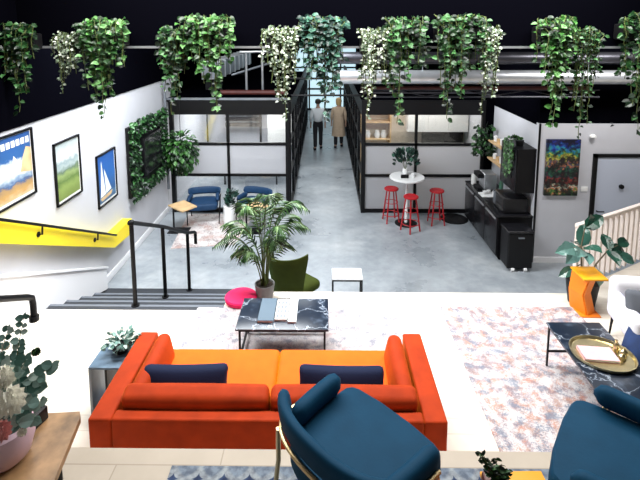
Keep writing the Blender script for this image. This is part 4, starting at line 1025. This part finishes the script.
# ================================================================== PEOPLE
def skin_mesh(name, verts, edges, radii, m_, parent, sub=2, root=0):
    me = bpy.data.meshes.new(name); me.from_pydata([tuple(v) for v in verts], edges, []); o = bpy.data.objects.new(name, me); col.objects.link(o)
    o.modifiers.new('s', 'SKIN'); sv = me.skin_vertices[0].data if me.skin_vertices else None
    if sv is None: me.attributes.new
    for i, r in enumerate(radii): sv[i].radius = (r, r) if not isinstance(r, tuple) else r; sv[i].use_root = (i == root)
    sb = o.modifiers.new('u', 'SUBSURF'); sb.levels = sub; sb.render_levels = sub
    dg = bpy.context.evaluated_depsgraph_get(); dg.update()
    nm = bpy.data.meshes.new_from_object(o.evaluated_get(dg)); bpy.data.objects.remove(o)
    nm.materials.clear(); nm.materials.append(M[m_]); nm.shade_smooth(); nm.name = name
    r = bpy.data.objects.new(name, nm); col.objects.link(r); r.parent = parent; return r
def chain(ch, vs_, es_, rs_, start=None):
    prev = start
    for p_, r in ch:
        vs_.append(V(p_)); rs_.append(r); i = len(vs_)-1
        if prev is not None: es_.append((prev, i))
        prev = i
    return prev
def person(label, loc, rz, top_m, hair_m, coat, step):
    t = thing('person', label, 'person', loc, rz)
    vs_, es_, rs_ = [], [], []
    chain([((0, 0, .95), .115)], vs_, es_, rs_)
    n_ = chain([((0, .01, 1.15), .105), ((0, .01, 1.35), .125), ((0, 0, 1.46), .07), ((0, .0, 1.53), .055), ((0, .02, 1.60), (.075, .09)), ((0, .02, 1.68), (.075, .095)), ((0, .01, 1.74), .05)], vs_, es_, rs_, 0)
    chain([((0, .09, 1.63), .018), ((0, .125, 1.61), .012)], vs_, es_, rs_, 5)
    for s_ in (-1, 1):
        st = step*s_
        chain([((s_*.09, 0, .88), .095), ((s_*.10, st*.45+.02, .49), .06), ((s_*.10, st*.8-.03, .10), .042), ((s_*.105, st*.8-.02, .05), .045), ((s_*.115, st*.8+.12, .035), .035)], vs_, es_, rs_, 0)
        wr = chain([((s_*.18, 0, 1.40), .06), ((s_*.24, -.03, 1.14), .042), ((s_*.25, .06-st*.2, .92), .028), ((s_*.25, .08-st*.2, .85), .032)], vs_, es_, rs_, 2)
        for k in range(4): x = s_*.25+(-.028+.019*k)*.6; chain([((x, .075-st*.2+.016*k-.02, .79), .0095), ((x, .085-st*.2+.016*k-.02, .745+.008*abs(k-1.5)), .0085), ((x, .10-st*.2+.016*k-.02, .715+.01*abs(k-1.5)), .008)], vs_, es_, rs_, wr)
        chain([((s_*.235, .115-st*.2, .83), .010), ((s_*.23, .13-st*.2, .79), .009)], vs_, es_, rs_, wr)
    skin_mesh('body', vs_, es_, rs_, 'skin', t)
    # trousers
    vs_, es_, rs_ = [], [], []; chain([((0, .005, 1.12), .15), ((0, 0, .93), .165)], vs_, es_, rs_)
    for s_ in (-1, 1):
        st = step*s_; chain([((s_*.09, 0, .86), .108), ((s_*.10, st*.45+.02, .49), .078), ((s_*.10, st*.8-.03, .09), .066)], vs_, es_, rs_, 1)
    skin_mesh('trousers', vs_, es_, rs_, 'cloth_black', t)
    vs_, es_, rs_ = [], [], []; chain([((0, 0, .92), .185)], vs_, es_, rs_)
    chain([((0, .01, 1.15), .185), ((0, .01, 1.36), .175), ((0, 0, 1.46), .09)], vs_, es_, rs_, 0)
    for s_ in (-1, 1): chain([((s_*.18, 0, 1.40), .075), ((s_*.24, -.03, 1.14), .058), ((s_*.25, .05-step*s_*.2, .95), .045)], vs_, es_, rs_, 2)
    skin_mesh('coat_top' if coat else 'shirt', vs_, es_, rs_, top_m, t)
    if coat:
        MB().lathe([(.10, 1.30), (.19, 1.1), (.20, .9), (.24, .5), (.25, .42), (.23, .42), (.16, .9), (.09, 1.28)], n=20, sy=.85).build('coat_skirt', top_m, t)
    MB().lathe([(.02, 1.50 if coat else 1.6), (.09, 1.52 if coat else 1.62), (.108, 1.66), (.09, 1.75), (.03, 1.785), (0, 1.785)], (0, -.015, 0), n=16).build('hair', hair_m, t)
    for s_ in (-1, 1):
        st = step*s_; MB().rbox((s_*.11, st*.8+.035, .04), (.10, .27, .08), .035, mid=2).build('shoe', 'cloth_black', t)
g1, g2 = at(318, 149, 0), at(338.5, 147, 0)
person('person in white top and black trousers walking away down corridor', (g1.x, g1.y, 0), .05, 'cloth_white', 'hair_dark', False, .16)
person('person with fair hair in long beige coat walking in corridor', (g2.x, g2.y, 0), -.05, 'coat_beige', 'hair_blond', True, .14)

# ================================================================== LIGHT
def area(name, loc, sx, sy, p, rot=(0, 0, 0), c=(1, 1, 1)):
    l = bpy.data.lights.new(name, 'AREA'); l.shape = 'RECTANGLE'; l.size = sx; l.size_y = sy; l.energy = p; l.color = c
    o = bpy.data.objects.new(name, l); col.objects.link(o); o.location = loc; o.rotation_euler = rot; return o
area('platform_light', (.3, 4.6, 5.25), 6.3, .7, 450, (0, 0, 0), (1, .98, .96))
area('hall_light', (-1.6, 6.75, 5.0), 4.0, 1.4, 640, (math.radians(12), 0, 0), (.93, .97, 1))
area('kitchen_light', (2.7, 9.0, 3.2), .3, 1.6, 22, (0, math.radians(-65), 0), (.95, .98, 1))
area('track_light', (4.6, 6.6, 4.6), 1.6, .4, 95, (math.radians(38), 0, 0), (1, .98, .97))
area('terrace_light', (-.7, 1.1, 5.2), 3.5, 1.5, 27, (math.radians(15), 0, 0), (1, .97, .94))
area('corridor_light', (.03, 16.5, 4.2), .9, 9, 125, (0, 0, 0), (.92, .97, 1))
area('left_room_light', (-2.2, 12.4, 2.5), 1.8, 1.5, 130, (0, 0, 0), (1, .99, .97))
area('right_room_light', (2.3, 11.5, 2.5), 2.2, 1.2, 50, (0, 0, 0), (1, .95, .88))
wd = bpy.data.worlds.new('world'); sc.world = wd; wd.use_nodes = True
wd.node_tree.nodes['Background'].inputs[0].default_value = (.85, .92, 1, 1); wd.node_tree.nodes['Background'].inputs[1].default_value = .07
